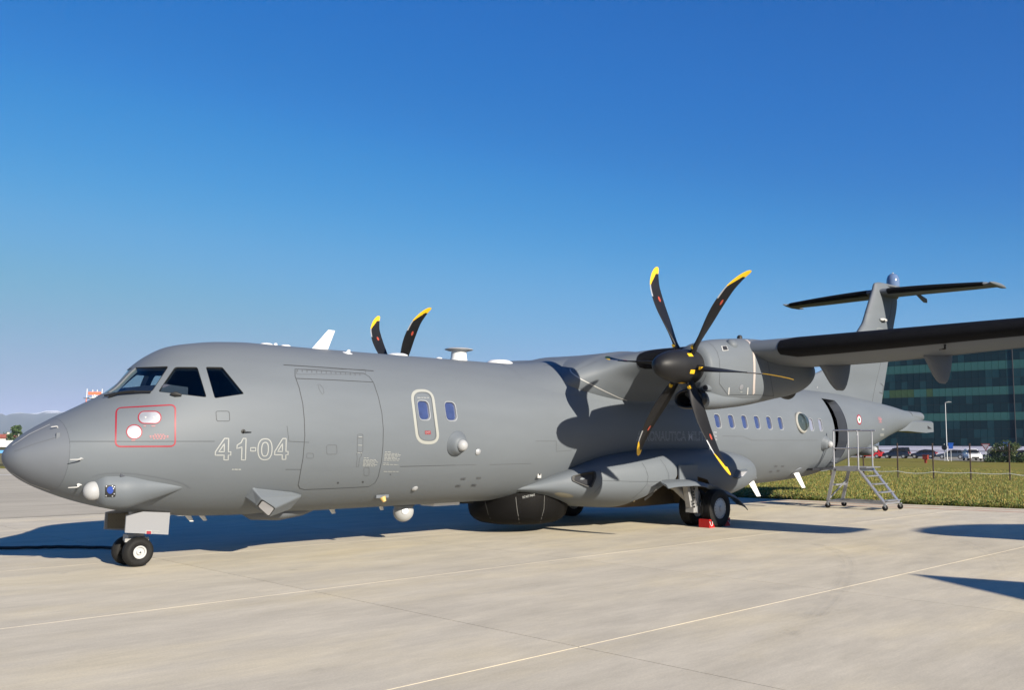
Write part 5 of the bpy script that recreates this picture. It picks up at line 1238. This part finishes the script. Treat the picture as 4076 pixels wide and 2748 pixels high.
# NACA-style scoop
sc_px = [(220, 430), (350, 400), (482, 384), (492, 440), (440, 552), (350, 530), (222, 482)]
sc_px = rounded([g6(*q) for q in sc_px], 6, 2); po = [hit(q) for q in sc_px]; N = len(po); cpx = (sum(q[0] for q in sc_px)/N, sum(q[1] for q in sc_px)/N)
hgt = [.02+.05*max(0, min(1, (q[0]-sc_px[0][0])/85)) for q in sc_px]
def ins(k, o): return [hit((cpx[0]+(q[0]-cpx[0])*k, cpx[1]+(q[1]-cpx[1])*k), o)[0] for q in sc_px]
r1 = [p+n*h for (p, n), h in zip(po, hgt)]; r0 = [p-n*.02 for p, n in po]; cc = sum(r1, V((0, 0, 0)))/N
scp = MB().loft([r0, r1, [cc+(p-cc)*.86 for p in r1], ins(.74, .006)], caps=False).build('air_scoop', CABLE, spo, ang=30)
r4 = ins(.75, .008); add('scoop_mouth', r4, [tuple(range(N))], DARK, spo, smooth=False)
HITS[:] = [BV]
# aft countermeasure panels on sponson sides
def panel_box(center, ex, ey, nrm, d, name):
    pass
# upper hinged leg door (lit plate) and door on the leg
MB().loft([[V((x, y, z)) for x, y in ((11.47, -2.11), (12.05, -2.14), (12.05, -2.11), (11.47, -2.08))] for z in (.94, 1.27)]).build('gear_leg_door', PAINT, PLANE, smooth=False)
MB().loft([[V((x, y, z)) for x, y in ((11.47, 2.11), (12.05, 2.14), (12.05, 2.11), (11.47, 2.08))] for z in (.94, 1.27)]).build('gear_leg_door', PAINT, PLANE, smooth=False)
for s in (-1, 1):
    # long curved fairing door carried by the leg
    rg = []
    dz = pchip([10.72, 11.1, 11.6, 12.2, 12.8, 13.2, 13.55], [.93, .955, .955, .88, .74, .60, .38])
    for x in lin(10.72, 13.55, 36):
        w = .30 if x > 11 else .30*max(.25, (x-10.7)/.3+.15)
        sc_ = 1-.25*max(0, (x-12.9)/.65)
        notch = .12*max(0, 1-((x-12.42)/.42)**2)
        rg.append([V((x, s*(2.40-notch), dz(x)-.09)), V((x, s*2.34, dz(x)-.02)), V((x, s*(2.25), dz(x)+.012)), V((x, s*(2.25-w*.6*sc_), dz(x)+.035)), V((x, s*(2.25-w*.6*sc_), dz(x)+.01)), V((x, s*2.24, dz(x)-.012)), V((x, s*2.32, dz(x)-.045)), V((x, s*(2.385-notch), dz(x)-.10))])
    MB().loft(rg).build('gear_door', PAINT, PLANE, ang=40)
    # leg: trailing-arm gear
    yl = 2.02*s
    leg = MB().tube([V((11.55, s*1.15, 1.15)), V((11.9, s*1.7, .82)), V((12.02, yl, .50)), V((12.05, yl, .40))], [.11, .10, .085, .075], 14)
    leg.box((11.93, yl-.10, .30), (12.12, yl+.10, .55)); leg.bar((12.0, yl-.05, .95), (12.02, yl-.05, .5), .14, .10).bar((11.78, yl, .98), (11.93, yl, .42), .12, .09)
    lg = leg.build('main_gear_leg', STEEL, PLANE, ang=40)
    MB().tube([V((12.02, yl, .40)), V((12.25, yl, .33)), V((12.43, yl, .36))], [.085, .075, .07], 12).tube([V((12.43, yl-.28, .36)), V((12.43, yl+.28, .36))], .05, 12).build('trailing_arm', STEEL, lg)
    MB().rev([(.055, 0), (.055, .32), (.035, .33), (.035, .62)], V((12.30, yl, .42)), V((-.35, 0, 1)), 14).build('shock_absorber', METAL, lg)
    MB().rev([(.075, -.11), (.08, -.10), (.08, .10), (.075, .11)], V((12.08, yl, .36)), V((0, 1, 0)), 16).rev([(.06, -.13), (.06, .13)], V((12.20, yl, .46)), V((0, 1, 0)), 14).build('pivot', HUB, lg)
    br = MB()
    for k in range(7):
        br.tube([V((11.72+.06*k, yl-s*.06+.02*k*s, 1.0-.03*k)), V((11.95+.04*k, yl-.04+.012*k, .70)), V((12.02+.02*k, yl+.05-.01*k, .48))], .012, 6)
    br.build('hydraulic_line', CABLE, lg)
    bo = MB()
    for k in range(9): bo.rev([(.022, 0), (.018, .02), (0, .022)], V((11.9+.02*(k % 3), yl-.075*1-.03, .9-.06*k)), V((0, -1, 0)), 8)
    bo.build('bolt', CABLE, lg)
    for dy in (-.275, .275):
        yw = s*2.05+dy; sg = -1 if dy < 0 else 1
        R_, W_ = .385, .14
        prof = [(.20, -W_*.80), (.27, -W_*.98), (.33, -W_), (.365, -W_*.86)]
        for g in (-.62, -.36, -.12, .12, .36, .62): prof += [(R_-.002, g*W_-.024), (R_-.014, g*W_-.010), (R_-.014, g*W_+.006), (R_-.001, g*W_+.012)]
        prof += [(.365, W_*.86), (.33, W_), (.27, W_*.98), (.20, W_*.80)]
        wh = MB().rev(prof, V((12.42, yw, .378)), V((0, 1, 0)), 56, caps=False).build('main_wheel', RUBBER, PLANE, ang=35)
        MB().rev([(.215, 0), (.215, .012), (.20, .02), (.19, .012), (.10, .02), (.06, .028), (.055, .05), (.03, .055), (0, .056)] , V((12.42, yw+sg*W_*.72, .378)), V((0, sg, 0)), 40).rev([(.21, -.2), (.21, 0)], V((12.42, yw+sg*W_*.72, .378)), V((0, sg, 0)), 32).build('hub', HUB, wh, ang=30)
        hb = MB()
        for k in range(18):
            a = 2*pi*k/18; hb.rev([(.008, 0), (.008, .008), (0, .009)], V((12.42+.185*cos(a), yw+sg*(W_*.72+.014), .378+.185*sin(a))), V((0, sg, 0)), 6)
        hb.build('hub_bolt', LINE, wh)
# --- nose gear
ngx = 1.652
ng = MB().tube([V((ngx-.02, 0, .95)), V((ngx, 0, .55)), V((ngx, 0, .24))], [.07, .065, .055], 14).tube([V((ngx, -.2, .2)), V((ngx, .2, .2))], .035, 10).bar((ngx+.03, -.05, .52), (ngx+.14, -.05, .36), .03).bar((ngx+.14, -.05, .36), (ngx+.04, -.05, .24), .03).bar((ngx-.16, -.12, .36), (ngx+.16, -.12, .36), .03, .05).box((ngx-.1, -.09, .34), (ngx+.1, .09, .43)).build('nose_gear_leg', STEEL, PLANE)
for dy in (-.175, .175):
    sg = -1 if dy < 0 else 1; W_ = .088
    prof = [(.085, -W_*.7), (.12, -W_*.95), (.15, -W_), (.178, -W_*.86), (.195, -W_*.5), (.197, -W_*.46), (.192, -W_*.40), (.199, -W_*.34), (.201, 0), (.199, W_*.34), (.192, W_*.40), (.197, W_*.46), (.195, W_*.5), (.178, W_*.86), (.15, W_), (.12, W_*.95), (.085, W_*.7)]
    wh = MB().rev(prof, V((ngx, dy, .197)), V((0, 1, 0)), 48, caps=False).build('nose_wheel', RUBBER, PLANE, ang=40)
    MB().rev([(.088, -.1), (.088, .006), (.078, .012), (.066, .004), (.064, -.02), (.045, -.018), (.034, .006), (.02, .012), (0, .012)], V((ngx, dy+sg*W_*.78, .197)), V((0, sg, 0)), 32).build('hub', HUBW, wh, ang=30)
    MB().rev([(.012, .0), (.012, .012), (0, .014)], V((ngx, dy+sg*(W_*.78+.01), .197)), V((0, sg, 0)), 10).build('hub_nut', LINE, wh)
for s in (-1, 1):
    y = .36*s; th_ = .012
    prof = [(1.40, .72), (1.62, .752), (1.985, .72), (1.975, .42), (1.395, .485)]
    dr = MB().loft([[V((x, y, z)) for x, z in prof], [V((x, y-s*th_*2, z)) for x, z in prof]]).build('nose_gear_door', mat('door_grey', (.20, .205, .22), .4), PLANE, smooth=False)
    MB().loft([[V((x, y-s*.030, z)) for x, z in ((1.43, .70), (1.95, .70), (1.94, .45), (1.43, .505))], [V((x, y-s*.034, z)) for x, z in ((1.43, .70), (1.95, .70), (1.94, .45), (1.43, .505))]]).build('door_liner', mat('door_primer', (.13, .115, .085), .6, var=.1, vscale=8), dr, smooth=False)
    rv = MB()
    for k in range(10):
        for zz in (.50, .60, .69): rv.rev([(.006, 0), (0, .006)], V((1.44+.052*k, y-s*.034, zz)), V((0, -s, 0)), 6)
    rv.build('rivet', LINE, dr)
    if s < 0:
        q = lambda x, z, o=0: V((x, y-.004-o, z))
        add('placard', [q(1.66, .452), q(1.75, .444), q(1.75, .497), q(1.66, .505)], [(0, 1, 2, 3)], MARK, dr, smooth=False)
        add('placard', [q(1.675, .451, .003), q(1.737, .446, .003), q(1.737, .483, .003), q(1.675, .489, .003)], [(0, 1, 2, 3)], RED, dr, smooth=False)
        for k in range(2): add('placard', [q(1.76+.015*k, .476-.02*k), q(1.85-.02*k, .472-.02*k), q(1.85-.02*k, .482-.02*k), q(1.76+.015*k, .486-.02*k)], [(0, 1, 2, 3)], MARK, dr, smooth=False)

# --- belly and top fittings
# search radar
rr_ = []
def rad_ring(z, rx, ry, cx, n=48): return [V((cx+rx*cos(2*pi*j/n), ry*sin(2*pi*j/n), z)) for j in range(n)]
br_ = MB().loft([rad_ring(z, r, r*.98, 9.0) for z, r in ((1.02, .93), (.80, .97), (.62, 1.0), (.45, .985), (.33, .95), (.24, .87), (.18, .74), (.15, .55), (.138, .3), (.135, .02))]).build('radar_dome', RADBLK, PLANE, ang=60)
HITS[:] = [BVHTree.FromPolygons([v.co.copy() for v in br_.data.vertices], [tuple(p.vertices) for p in br_.data.polygons])]
text_on('caution_lettering', 'DO NOT PAINT', [zC(438, 1140), zC(515, 1124), zC(517, 1138), zC(440, 1154)], MARK, br_, off=.006)
gg = MB()
ribbon('', [zC(397, 1145), zC(405, 1220), zC(420, 1305)], .01, None, None, mb=gg, off=.004); ribbon('', [zC(576, 1125), zC(572, 1220), zC(550, 1300)], .008, None, None, mb=gg, off=.004)
ribbon('', [zC(205, 1170), zC(225, 1250), zC(250, 1300)], .006, None, None, mb=gg, off=.004)
gg.build('dome_seam', mat('dome_seam', (.10, .10, .095), .6), br_)
HITS[:] = [BV]
# optical turret
et = MB().rev([(.165, .20), (.165, .05), (.175, .04), (.178, .0)] + [(.178*cos(radians(a)), -.178*sin(radians(a))) for a in range(10, 91, 10)], V((6.23, 0, .505)), V((0, 0, 1)), 36).build('camera_turret', DOMEW, PLANE, ang=60)
MB().rev([(.055, 0), (.055, .008), (0, .012)], V((6.23, 0, .505))+V((-.45, -.85, .1)).normalized()*.172, V((-.45, -.85, .1)), 20).build('turret_window', HUB, et)
MB().rev([(.19, 0), (.19, .12)], V((6.23, 0, .60)), V((0, 0, 1)), 32).build('turret_collar', PAINT, et)
# wedge dispenser fairing low on the forward fuselage
w0 = hit(zB(165, 1085)); 
def H(x, y, o=0.0): return hit(zB(x, y), o)[0]
A0, A1, A2, A3 = H(165, 1083, -.02), H(300, 1085, -.02), H(480, 1135, -.02), H(112, 1150, -.02)
nrm = V((0, -.86, -.5)); dwn = V((0, .28, -.95))
B0 = A0+nrm*.05+V((.02, 0, 0)); B1 = on_y(*zB(222, 1152), A0.y-.16); B2 = on_y(*zB(313, 1213), A0.y-.10); B3 = on_y(*zB(470, 1142), A2.y-.06)
C0 = on_y(*zB(188, 1198), A0.y-.02); C1 = on_y(*zB(270, 1272), A0.y+.06); D0 = H(100, 1165, -.03); E0 = on_y(*zB(400, 1225), A2.y+.12); E1 = on_y(*zB(440, 1180), A2.y+.05)
top0 = H(170, 1088, .03); top1 = H(410, 1105, .02)
inn = [V((p.x, p.y+.35, p.z+.1)) for p in (A3, D0, C1, E0)]
vs = [top0, top1, B3, B2, B1, C0, C1, E0, A3, inn[0], inn[2], inn[3], A0, A2]
#      0     1     2   3   4   5   6   7   8    9       10      11     12  13
fs = [(0, 1, 2, 3, 4), (4, 3, 6, 5), (3, 2, 7, 6), (0, 4, 5, 8), (8, 5, 6, 10, 9), (6, 7, 11, 10), (0, 12, 13, 1), (1, 13, 2), (8, 12, 0), (2, 13, 11, 7)]
wd_ = add('flare_fairing', vs, fs, PAINT, PLANE, smooth=False)
bv_ = wd_.modifiers.new('round', 'BEVEL'); bv_.width = .022; bv_.segments = 3; bv_.limit_method = 'ANGLE'
pc = (B1+B2+C0+C1)/4; pn = (B2-B1).cross(C0-B1).normalized()
if pn.dot(CAM-pc) < 0: pn = -pn
qd = [B1, B2, C1, C0]
def rquad(k, o): 
    pts = [pc+(p-pc)*k+pn*o for p in qd]; out = []
    for i in range(4):
        p = pts[i]; a = pts[i-1]; b = pts[(i+1) % 4]; s_ = p+(a-p)*.16; e_ = p+(b-p)*.16
        for j in range(5): t = j/4; out.append(s_*(1-t)**2+p*2*t*(1-t)+e_*t*t)
    return out
rq = rquad(.93, .004); add('dispenser_rim', rq, [tuple(range(20))], CABLE, wd_, smooth=False)
rq = rquad(.80, .010); add('dispenser_cover', rq, [tuple(range(20))], mat('cover_white', (.30, .30, .315), .4), wd_, smooth=False)
def rear_panel(cpx, name='flare_panel'):
    HITS.insert(0, BVHTree.FromPolygons([v.co.copy() for v in spo.data.vertices], [tuple(p.vertices) for p in spo.data.polygons]))
    pts = [zG(1960, 360), zG(2035, 250), zG(2130, 245), zG(2060, 355)]; out_ = [zG(1935, 375), zG(2000, 225), zG(2190, 215), zG(2080, 345), zG(1960, 400)]
    a = [hit(p, .0) for p in out_]; n = sum((q[1] for q in a), V((0, 0, 0))).normalized(); n = (n+V((.0, -.2, -.2))).normalized()
    base = [q[0]-n*.03 for q in a]; c = sum(base, V((0, 0, 0)))/len(base); topr = [c+(p-c)*.82+n*.12 for p in base]
    o = MB().loft([base, topr]).build(name, PAINT, PLANE, smooth=False)
    t2 = [c+(p-c)*.62+n*.124 for p in base]; add('dispenser_cover', t2, [tuple(range(len(t2)))], MATS['cover_white'], o, smooth=False)
    HITS.pop(0)
rear_panel(0)
# lower belly bulge behind wedge, belly blade aerials
MB().loft([[V((x, w*cos(a), .64-h*max(0, -sin(a))+.05*max(0, sin(a)))) for a in [2*pi*j/20 for j in range(20)]] for x, w, h in ((3.2, .03, .01), (3.4, .25, .12), (3.8, .30, .15), (4.2, .22, .10), (4.5, .03, .01))]).build('belly_blister', PAINTD, PLANE, ang=60)
def blade_aerial(base, tip, c0, c1, t, m, name='blade_aerial', sweep=0):
    base = V(base); tip = V(tip); r = []
    for p, c, tt in ((base, c0, t), (base.lerp(tip, .5), (c0+c1)/2, t*.8), (tip, c1, t*.5)):
        r.append([p+V((c*u, 0, 0))+V((0, tt*s_, 0)) for u, s_ in ((-.5, 0), (-.25, 1), (.2, .9), (.5, 0), (.2, -.9), (-.25, -1))])
    return MB().loft(r).build(name, m, PLANE, ang=30)
# aft belly aerials (white)
for pt, L_ in ((zD(898, 1194), .40), (zD(1135, 1150), .42)):
    p, n = hit(pt); blade_aerial(p-n*.03, p+V((.22, -.10, -L_)), .32, .19, .035, WHITE)
    MB().rev([(.19, -.02), (.17, .015), (.1, .03)], p, n, 16).build('aerial_base', PAINTD, PLANE)
blade_aerial((14.6, -.5, .50), (14.72, -.55, .16), .32, .19, .035, WHITE)
blade_aerial((4.78, 0, .64), (4.83, 0, .54), .12, .07, .02, WHITE); blade_aerial((5.75, 0, .64), (5.78, 0, .55), .10, .07, .02, WHITE)
blade_aerial((2.35, -.1, .66), (2.42, -.1, .56), .10, .06, .02, WHITE); blade_aerial((2.55, -.1, .66), (2.62, -.1, .56), .10, .06, .02, WHITE)
MB().box((6.75, -.18, .575), (7.35, .18, .63)).build('belly_aerial', WHITE, PLANE)
MB().box((7.5, -.1, .585), (7.75, .1, .63)).build('belly_aerial', CABLE, PLANE)
p, n = hit(zB(970, 1138)); MB().box((-.12, -.03, -.03), (.12, .05, .03), Matrix.Translation(p)).build('drain_fairing', PAINTD, PLANE); MB().tube([p+V((0, -.03, -.02)), p+V((.02, -.06, -.09))], [.05, .03], 10).build('drain_mast', mat('amber', (.5, .33, .12), .4), PLANE)
p, n = hit(zC(542, 1005)); MB().box((-.045, -.012, -.06), (.045, .012, .06), Matrix.Translation(p)).build('static_port', SEAL, PLANE); MB().box((-.015, -.02, -.01), (.02, .014, .05), Matrix.Translation(p)).build('static_port', DARK, PLANE)
# top aerials
blade_aerial((4.46, 0, 3.20), (4.68, 0, 3.55), .30, .13, .025, WHITE)
blade_aerial((4.70, -.45, 3.13), (4.73, -.45, 3.20), .10, .04, .012, WHITE); MB().rev([(.09, -.01), (.08, .012), (0, .016)], V((4.70, -.45, 3.135)), V((0, -.3, 1)), 16).build('aerial_base', WHITE, PLANE)
for x, y, r, h in ((3.52, 0, .10, .03), (3.85, 0, .08, .03), (3.62, -.1, .03, .03), (6.02, 0, .18, .04), (6.95, 0, .06, .03)):
    MB().rev([(r, -.02), (r, h*.3), (r*.7, h*.85), (0, h)], V((x, y, S(x, pi/2).z)), V((0, 0, 1)), 24).build('flat_aerial', WHITE, PLANE, ang=60)
MB().rev([(.27, -.05), (.26, .03), (.18, .075), (0, .09)], V((8.45, 0, 3.235)), V((0, 0, 1)), 28).build('flat_aerial', WHITE, PLANE, ang=60)
st_ = MB().rev([(.17, -.04), (.15, .05), (.14, .16), (.15, .18)], V((7.42, 0, 3.24)), V((0, 0, 1)), 28).build('mushroom_aerial', WHITE, PLANE, ang=50)
MB().rev([(.20, .175), (.265, .195), (.265, .205), (.2, .225), (0, .232)], V((7.42, 0, 3.24)), V((0, 0, 1)), 32).build('aerial_cap', DOMEW, st_, ang=50)
# ================================================================== THINGS ROUND THE AIRPLANE
# maintenance steps at the rear door
stair = empty('maintenance_steps', (19.8, -2.0, 0), 0, 'wheeled aluminium maintenance steps with guard rails below the open rear door', 'steps')
xa, xb = 19.35, 20.2; ya, yb_ = -1.45, -2.15; zp = 1.12
MB().box((xa, yb_-.22, zp-.03), (xb, ya, zp-.005)).build('platform', ALU, stair, smooth=False)
mb = MB()
for p, q in (((xa, ya, zp-.07), (xa, yb_, zp-.07)), ((xb, ya, zp-.07), (xb, yb_, zp-.07)), ((xa, ya, zp-.07), (xb, ya, zp-.07)), ((xa, yb_, zp-.07), (xb, yb_, zp-.07))): mb.bar(p, q, .03, .10)
mb.build('platform_frame', ALU, stair, smooth=False)
for x in (xa, xb):
    for y in (ya, yb_): MB().tube([V((x, y, zp-.1)), V((x, y, 2.08))], .022, 8).build('rail_post', ALU, stair)
    for z in (2.08, 1.60): MB().tube([V((x, ya-.0, z)), V((x, yb_-(.10 if z > 2 else 0), z))], .02, 8).build('guard_rail', ALU, stair)
MB().tube([V((xa, ya+.02, 2.08)), V((xb, ya+.02, 2.08))], .02, 8).build('guard_rail', ALU, stair) if False else None
for x in (xa, xb):   # ladder stringers
    MB().bar((x, yb_, zp-.06), (x, -2.85, .20), .03, .13, upv=(0, 1, .8)).build('stringer', ALU, stair, smooth=False)
    MB().bar((x, ya-.02, zp-.06), (x, ya+.20, .20), .03, .09, upv=(0, 1, 0)).build('rear_leg', ALU, stair, smooth=False)
for k in range(1, 5):
    t = k/4.15; y = yb_+(-2.85-yb_)*t; z = zp-.06+(.20-zp+.06)*t
    MB().box((xa+.02, y-.10, z+.01), (xb-.02, y+.10, z+.035)).build('tread', ALU, stair, smooth=False)
MB().bar((xa, ya+.2, .19), (xa, -2.86, .19), .035, .05).build('base_rail', ALU, stair, smooth=False); MB().bar((xb, ya+.2, .19), (xb, -2.86, .19), .035, .05).build('base_rail', ALU, stair, smooth=False)
MB().bar((xa, ya+.2, .19), (xb, ya+.2, .19), .035, .05).bar((xa, -2.86, .19), (xb, -2.86, .19), .035, .05).build('base_rail', ALU, stair, smooth=False)
MB().bar((xa+.02, ya+.08, .62), (xb-.02, ya+.08, .62), .03, .05).bar((xa, ya+.17, .25), (xb, ya+.06, .75), .025, .04).build('brace', ALU, stair, smooth=False)
for x in (xa-.04, xb+.04):
    for y in (ya+.20, -2.86):
        w = MB().rev([(.03, -.022), (.065, -.02), (.075, -.012), (.075, .012), (.065, .02), (.03, .022)], V((x+.03, y, .076)), V((1, .15, 0)), 20).rev([(.03, -.026), (.03, .026)], V((x+.03, y, .076)), V((1, .15, 0)), 10).build('castor', RUBBER, stair)
        MB().box((x+.005, y-.035, .07), (x+.011, y+.03, .165)).box((x+.052, y-.035, .07), (x+.058, y+.03, .165)).box((x, y-.04, .155), (x+.062, y+.04, .17)).build('castor_fork', HUB, w, smooth=False)
# wheel chocks
def chock(x, sgn, label):
    r = empty('wheel_chock', (x, -2.30, 0), 0, label, 'wheel chock', 'red wheel chocks at the main wheel')
    # wedge with a curved face towards the wheel
    pr = [(0, 0)]+[(sgn*(.20-.17*(1-(1-t)**1.9)) , .235*t) for t in lin(0, 1, 6)][0:0]
    face = [(.17*(1-sin(radians(a)))+.0, .22*(1-cos(radians(a)))) for a in lin(0, 82, 8)]
    prof = [(0.24, 0)]+[(.24-p[0]*0, 0) for p in face][:0]
    pts = [(sgn*-.04, 0), (sgn*-.04, .17), (sgn*.03, .17)] + [(sgn*(.03+.13*(t**.7)), .17*(1-t)**1.2) for t in lin(.12, .92, 6)] + [(sgn*.17, 0)]
    MB().loft([[V((px_, y, z)) for px_, z in pts] for y in (-.13, .13)]).build('body', CHOCK, r, world=False, ang=30)
    MB().box((-.02, -.132, .09), (.03, -.128, .135), None).build('hand_hole', DARK, r, world=False, smooth=False)
    MB().tube([V((-.03, -.135, .13)), V((-.03, -.15, .07)), V((0, -.155, .04)), V((.045, -.15, .06)), V((.06, -.135, .12))] if sgn > 0 else [V((-.05, -.135, .12)), V((0, -.155, .04)), V((.03, -.135, .13))], .006, 6).build('rope', WHITE, r, world=False)
    return r
chock(12.42-.34, 1, 'red wheel chock with white rope handle in front of the main wheel')
chock(12.42+.34, -1, 'red wheel chock wedged behind the main wheel')
# ground power cable
cz = [(-6, 6.2), (-3, 5.2), (-.5, 4.2), (1.02, 3.39), (1.45, 3.1), (1.7, 2.95), (2.0, 2.55), (2.25, 2.1), (2.2, 1.5), (1.9, .9), (1.7, .4)]
fx1 = pchip(list(range(len(cz))), [c[0] for c in cz]); fy1 = pchip(list(range(len(cz))), [c[1] for c in cz])
cb = MB().tube([V((fx1(t), fy1(t)+.03*sin(t*9), .028)) for t in lin(0, len(cz)-1, 120)], .024, 8).build('power_cable', CABLE, None); prop(cb, 'black ground power cable lying in the shadow beside the nose wheel', 'cable')

# ------------------------------------------------------------------ unseen neighbours, guessed from stray shadows and shaped to throw them on the apron
jet = empty('guessed_jet', (20, -20, 0), 0, 'unseen pale jet beside the camera, guessed from and shaped to the fin shadow on the apron', 'airplane')
JP = mat('jet_paint', (.45, .46, .47), .4)
jr = []
for x, w, h, zc_ in ((12.0, .10, .10, 2.3), (13.0, .32, .34, 2.2), (15, .62, .66, 2.0), (17.5, .80, .82, 1.85), (22, .82, .84, 1.8), (25, .70, .70, 1.75), (27, .45, .42, 1.65), (28.3, .16, .15, 1.55), (28.6, .02, .02, 1.53)): jr.append([V((x, -20+w*cos(2*pi*j/28), zc_+h*sin(2*pi*j/28))) for j in range(28)])
MB().loft(jr).build('fuselage', JP, jet, ang=60)
def jfin(pts, t, name): 
    rr = [[V((x0+(x1-x0)*u, -20+t*k*naca(u)*sg, z)) for sg, us in ((-1, [1, .8, .5, .25, .1, .03, 0]), (1, [.03, .1, .25, .5, .8])) for u in us] for z, x0, x1, k in pts]
    MB().loft(rr).build(name, JP, jet, ang=50)
gr = lambda gx, gy: (gx-.16253*(gy+20), (gy+20)/2.4266)       # shadow point on the ground -> point in the plane y = -20
# outline of the fin from its shadow: rear edge, rounded top, swept front edge
rear = [gr(13.9, -9.4), gr(14.0, -7.6), gr(13.87, -6.6), gr(14.0, -6.05), gr(14.3, -5.75), gr(14.9, -5.55)]; frnt = [gr(19.6, -9.4), gr(18.4, -7.6), gr(17.5, -6.6), gr(16.9, -6.05), gr(16.4, -5.75), gr(15.7, -5.55)]
jfin([((a[1]+b[1])/2, b[0] if False else a[0], b[0], k) for a, b, k in zip(rear, frnt, (1, 1, .9, .8, .55, .15))][::1], .12, 'fin')
jfin([(2.6, gr(13.9, -9.4)[0]-.3, 19.2, 1), (gr(13.9, -9.4)[1]+.01, gr(13.9, -9.4)[0], gr(19.6, -9.4)[0], 1)], .12, 'fin_root')
MB().loft([[V((xl+c*u, y, 1.35+.02*abs(y+20)+sg*.5*t*naca(u))) for sg, us in ((1, [1, .8, .5, .25, .1, .03, 0]), (-1, [.03, .1, .25, .5, .8])) for u in us] for y, xl, c, t in ((-27, 18.6, .8, .08), (-20, 19.2, 2.4, .28), (-13.6, 18.6, .8, .08))]).build('wing', JP, jet, ang=50)
MB().loft([[V((xl+c*u, y, 2.6+sg*.5*t*naca(u))) for sg, us in ((1, [1, .8, .5, .25, .1, .03, 0]), (-1, [.03, .1, .25, .5, .8])) for u in us] for y, xl, c, t in ((-22.2, 12.2, .6, .06), (-20, 12.7, 1.4, .14), (-17.8, 12.2, .6, .06))]).build('tailplane', JP, jet, ang=50)
for x, y in ((26, -20), (20.2, -21.4), (20.2, -18.6)):
    MB().tube([V((x, y, 1.4)), V((x, y, .25))], .06, 8).build('gear_leg', STEEL, jet); MB().rev([(.1, -.08), (.22, -.08), (.25, 0), (.22, .08), (.1, .08)], V((x, y, .25)), V((0, 1, 0)), 20).build('wheel', RUBBER, jet)
for y in (-19.3, -20.7): MB().loft([[V((x, y+r*cos(2*pi*j/18)*1.0+(0.35 if y > -20 else -.35), 2.25+r*sin(2*pi*j/18))) for j in range(18)] for x, r in ((15.0, .22), (15.6, .36), (17.2, .38), (17.6, .32))]).build('engine', JP, jet, ang=50)
bt = [(-20+1.0*0, 0)]
MB().loft([[V((x, -20+w*cos(pi*j/12), 1.75+h*sin(pi*j/12))) for j in range(13)] for x, w, h in ((22.0, .4, .9), (23.2, .5, 1.05), (24.6, .45, .95), (25.6, .3, .62))], caps=False, closed=False).build('canopy', CGL, jet, ang=60)
tent = empty('guessed_tent', (6.38, -20, 0), 0, 'unseen white pagoda tent beside the camera, guessed and shaped to throw a pointed shadow on the apron', 'tent')
TC = mat('tent_canvas', (.62, .62, .60), .8, var=.04)
pkz = (20-8.21)/2.4266; tp_ = []
for k, (hw, dz) in enumerate(((.01, 0), (.12, .16), (.28, .38), (.44, .60), (.9, 1.22), (1.4, 1.9), (1.95, 2.6), (1.95, 2.85))): tp_.append([V((6.38+hw*sx, -20+hw*sy, pkz-dz)) for sx, sy in ((1, 1), (-1, 1), (-1, -1), (1, -1))])
MB().loft(tp_, caps=False).build('canopy', TC, tent, smooth=False)
for sx in (-1, 1):
    for sy in (-1, 1): MB().box((6.38+1.9*sx-.04, -20+1.9*sy-.04, 0), (6.38+1.9*sx+.04, -20+1.9*sy+.04, pkz-2.6)).build('pole', ALU, tent, smooth=False)
# ------------------------------------------------------------------ haze
hz = MB().box((-46000, -46000, -30), (46000, 46000, 1000)).build('haze', None, None, smooth=False) if False else None
me = bpy.data.meshes.new('haze'); q = MB().box((-44000, -44000, -24), (44000, 44000, 345)); me.from_pydata([tuple(v) for v in q.v], [], q.f)
hm = bpy.data.materials.new('haze_air'); hm.use_nodes = True; hm.node_tree.nodes.clear(); ho = hm.node_tree.nodes.new('ShaderNodeOutputMaterial'); pv = hm.node_tree.nodes.new('ShaderNodeVolumePrincipled')
pv.inputs['Color'].default_value = (.70, .81, 1.0, 1); pv.inputs['Density'].default_value = 7.0e-5; pv.inputs['Anisotropy'].default_value = 0
hm.node_tree.links.new(pv.outputs[0], ho.inputs['Volume']); me.materials.append(hm); hz = bpy.data.objects.new('haze', me); COL.objects.link(hz); prop(hz, 'thin pale haze in the air over the airfield and hills', 'haze', kind='stuff')
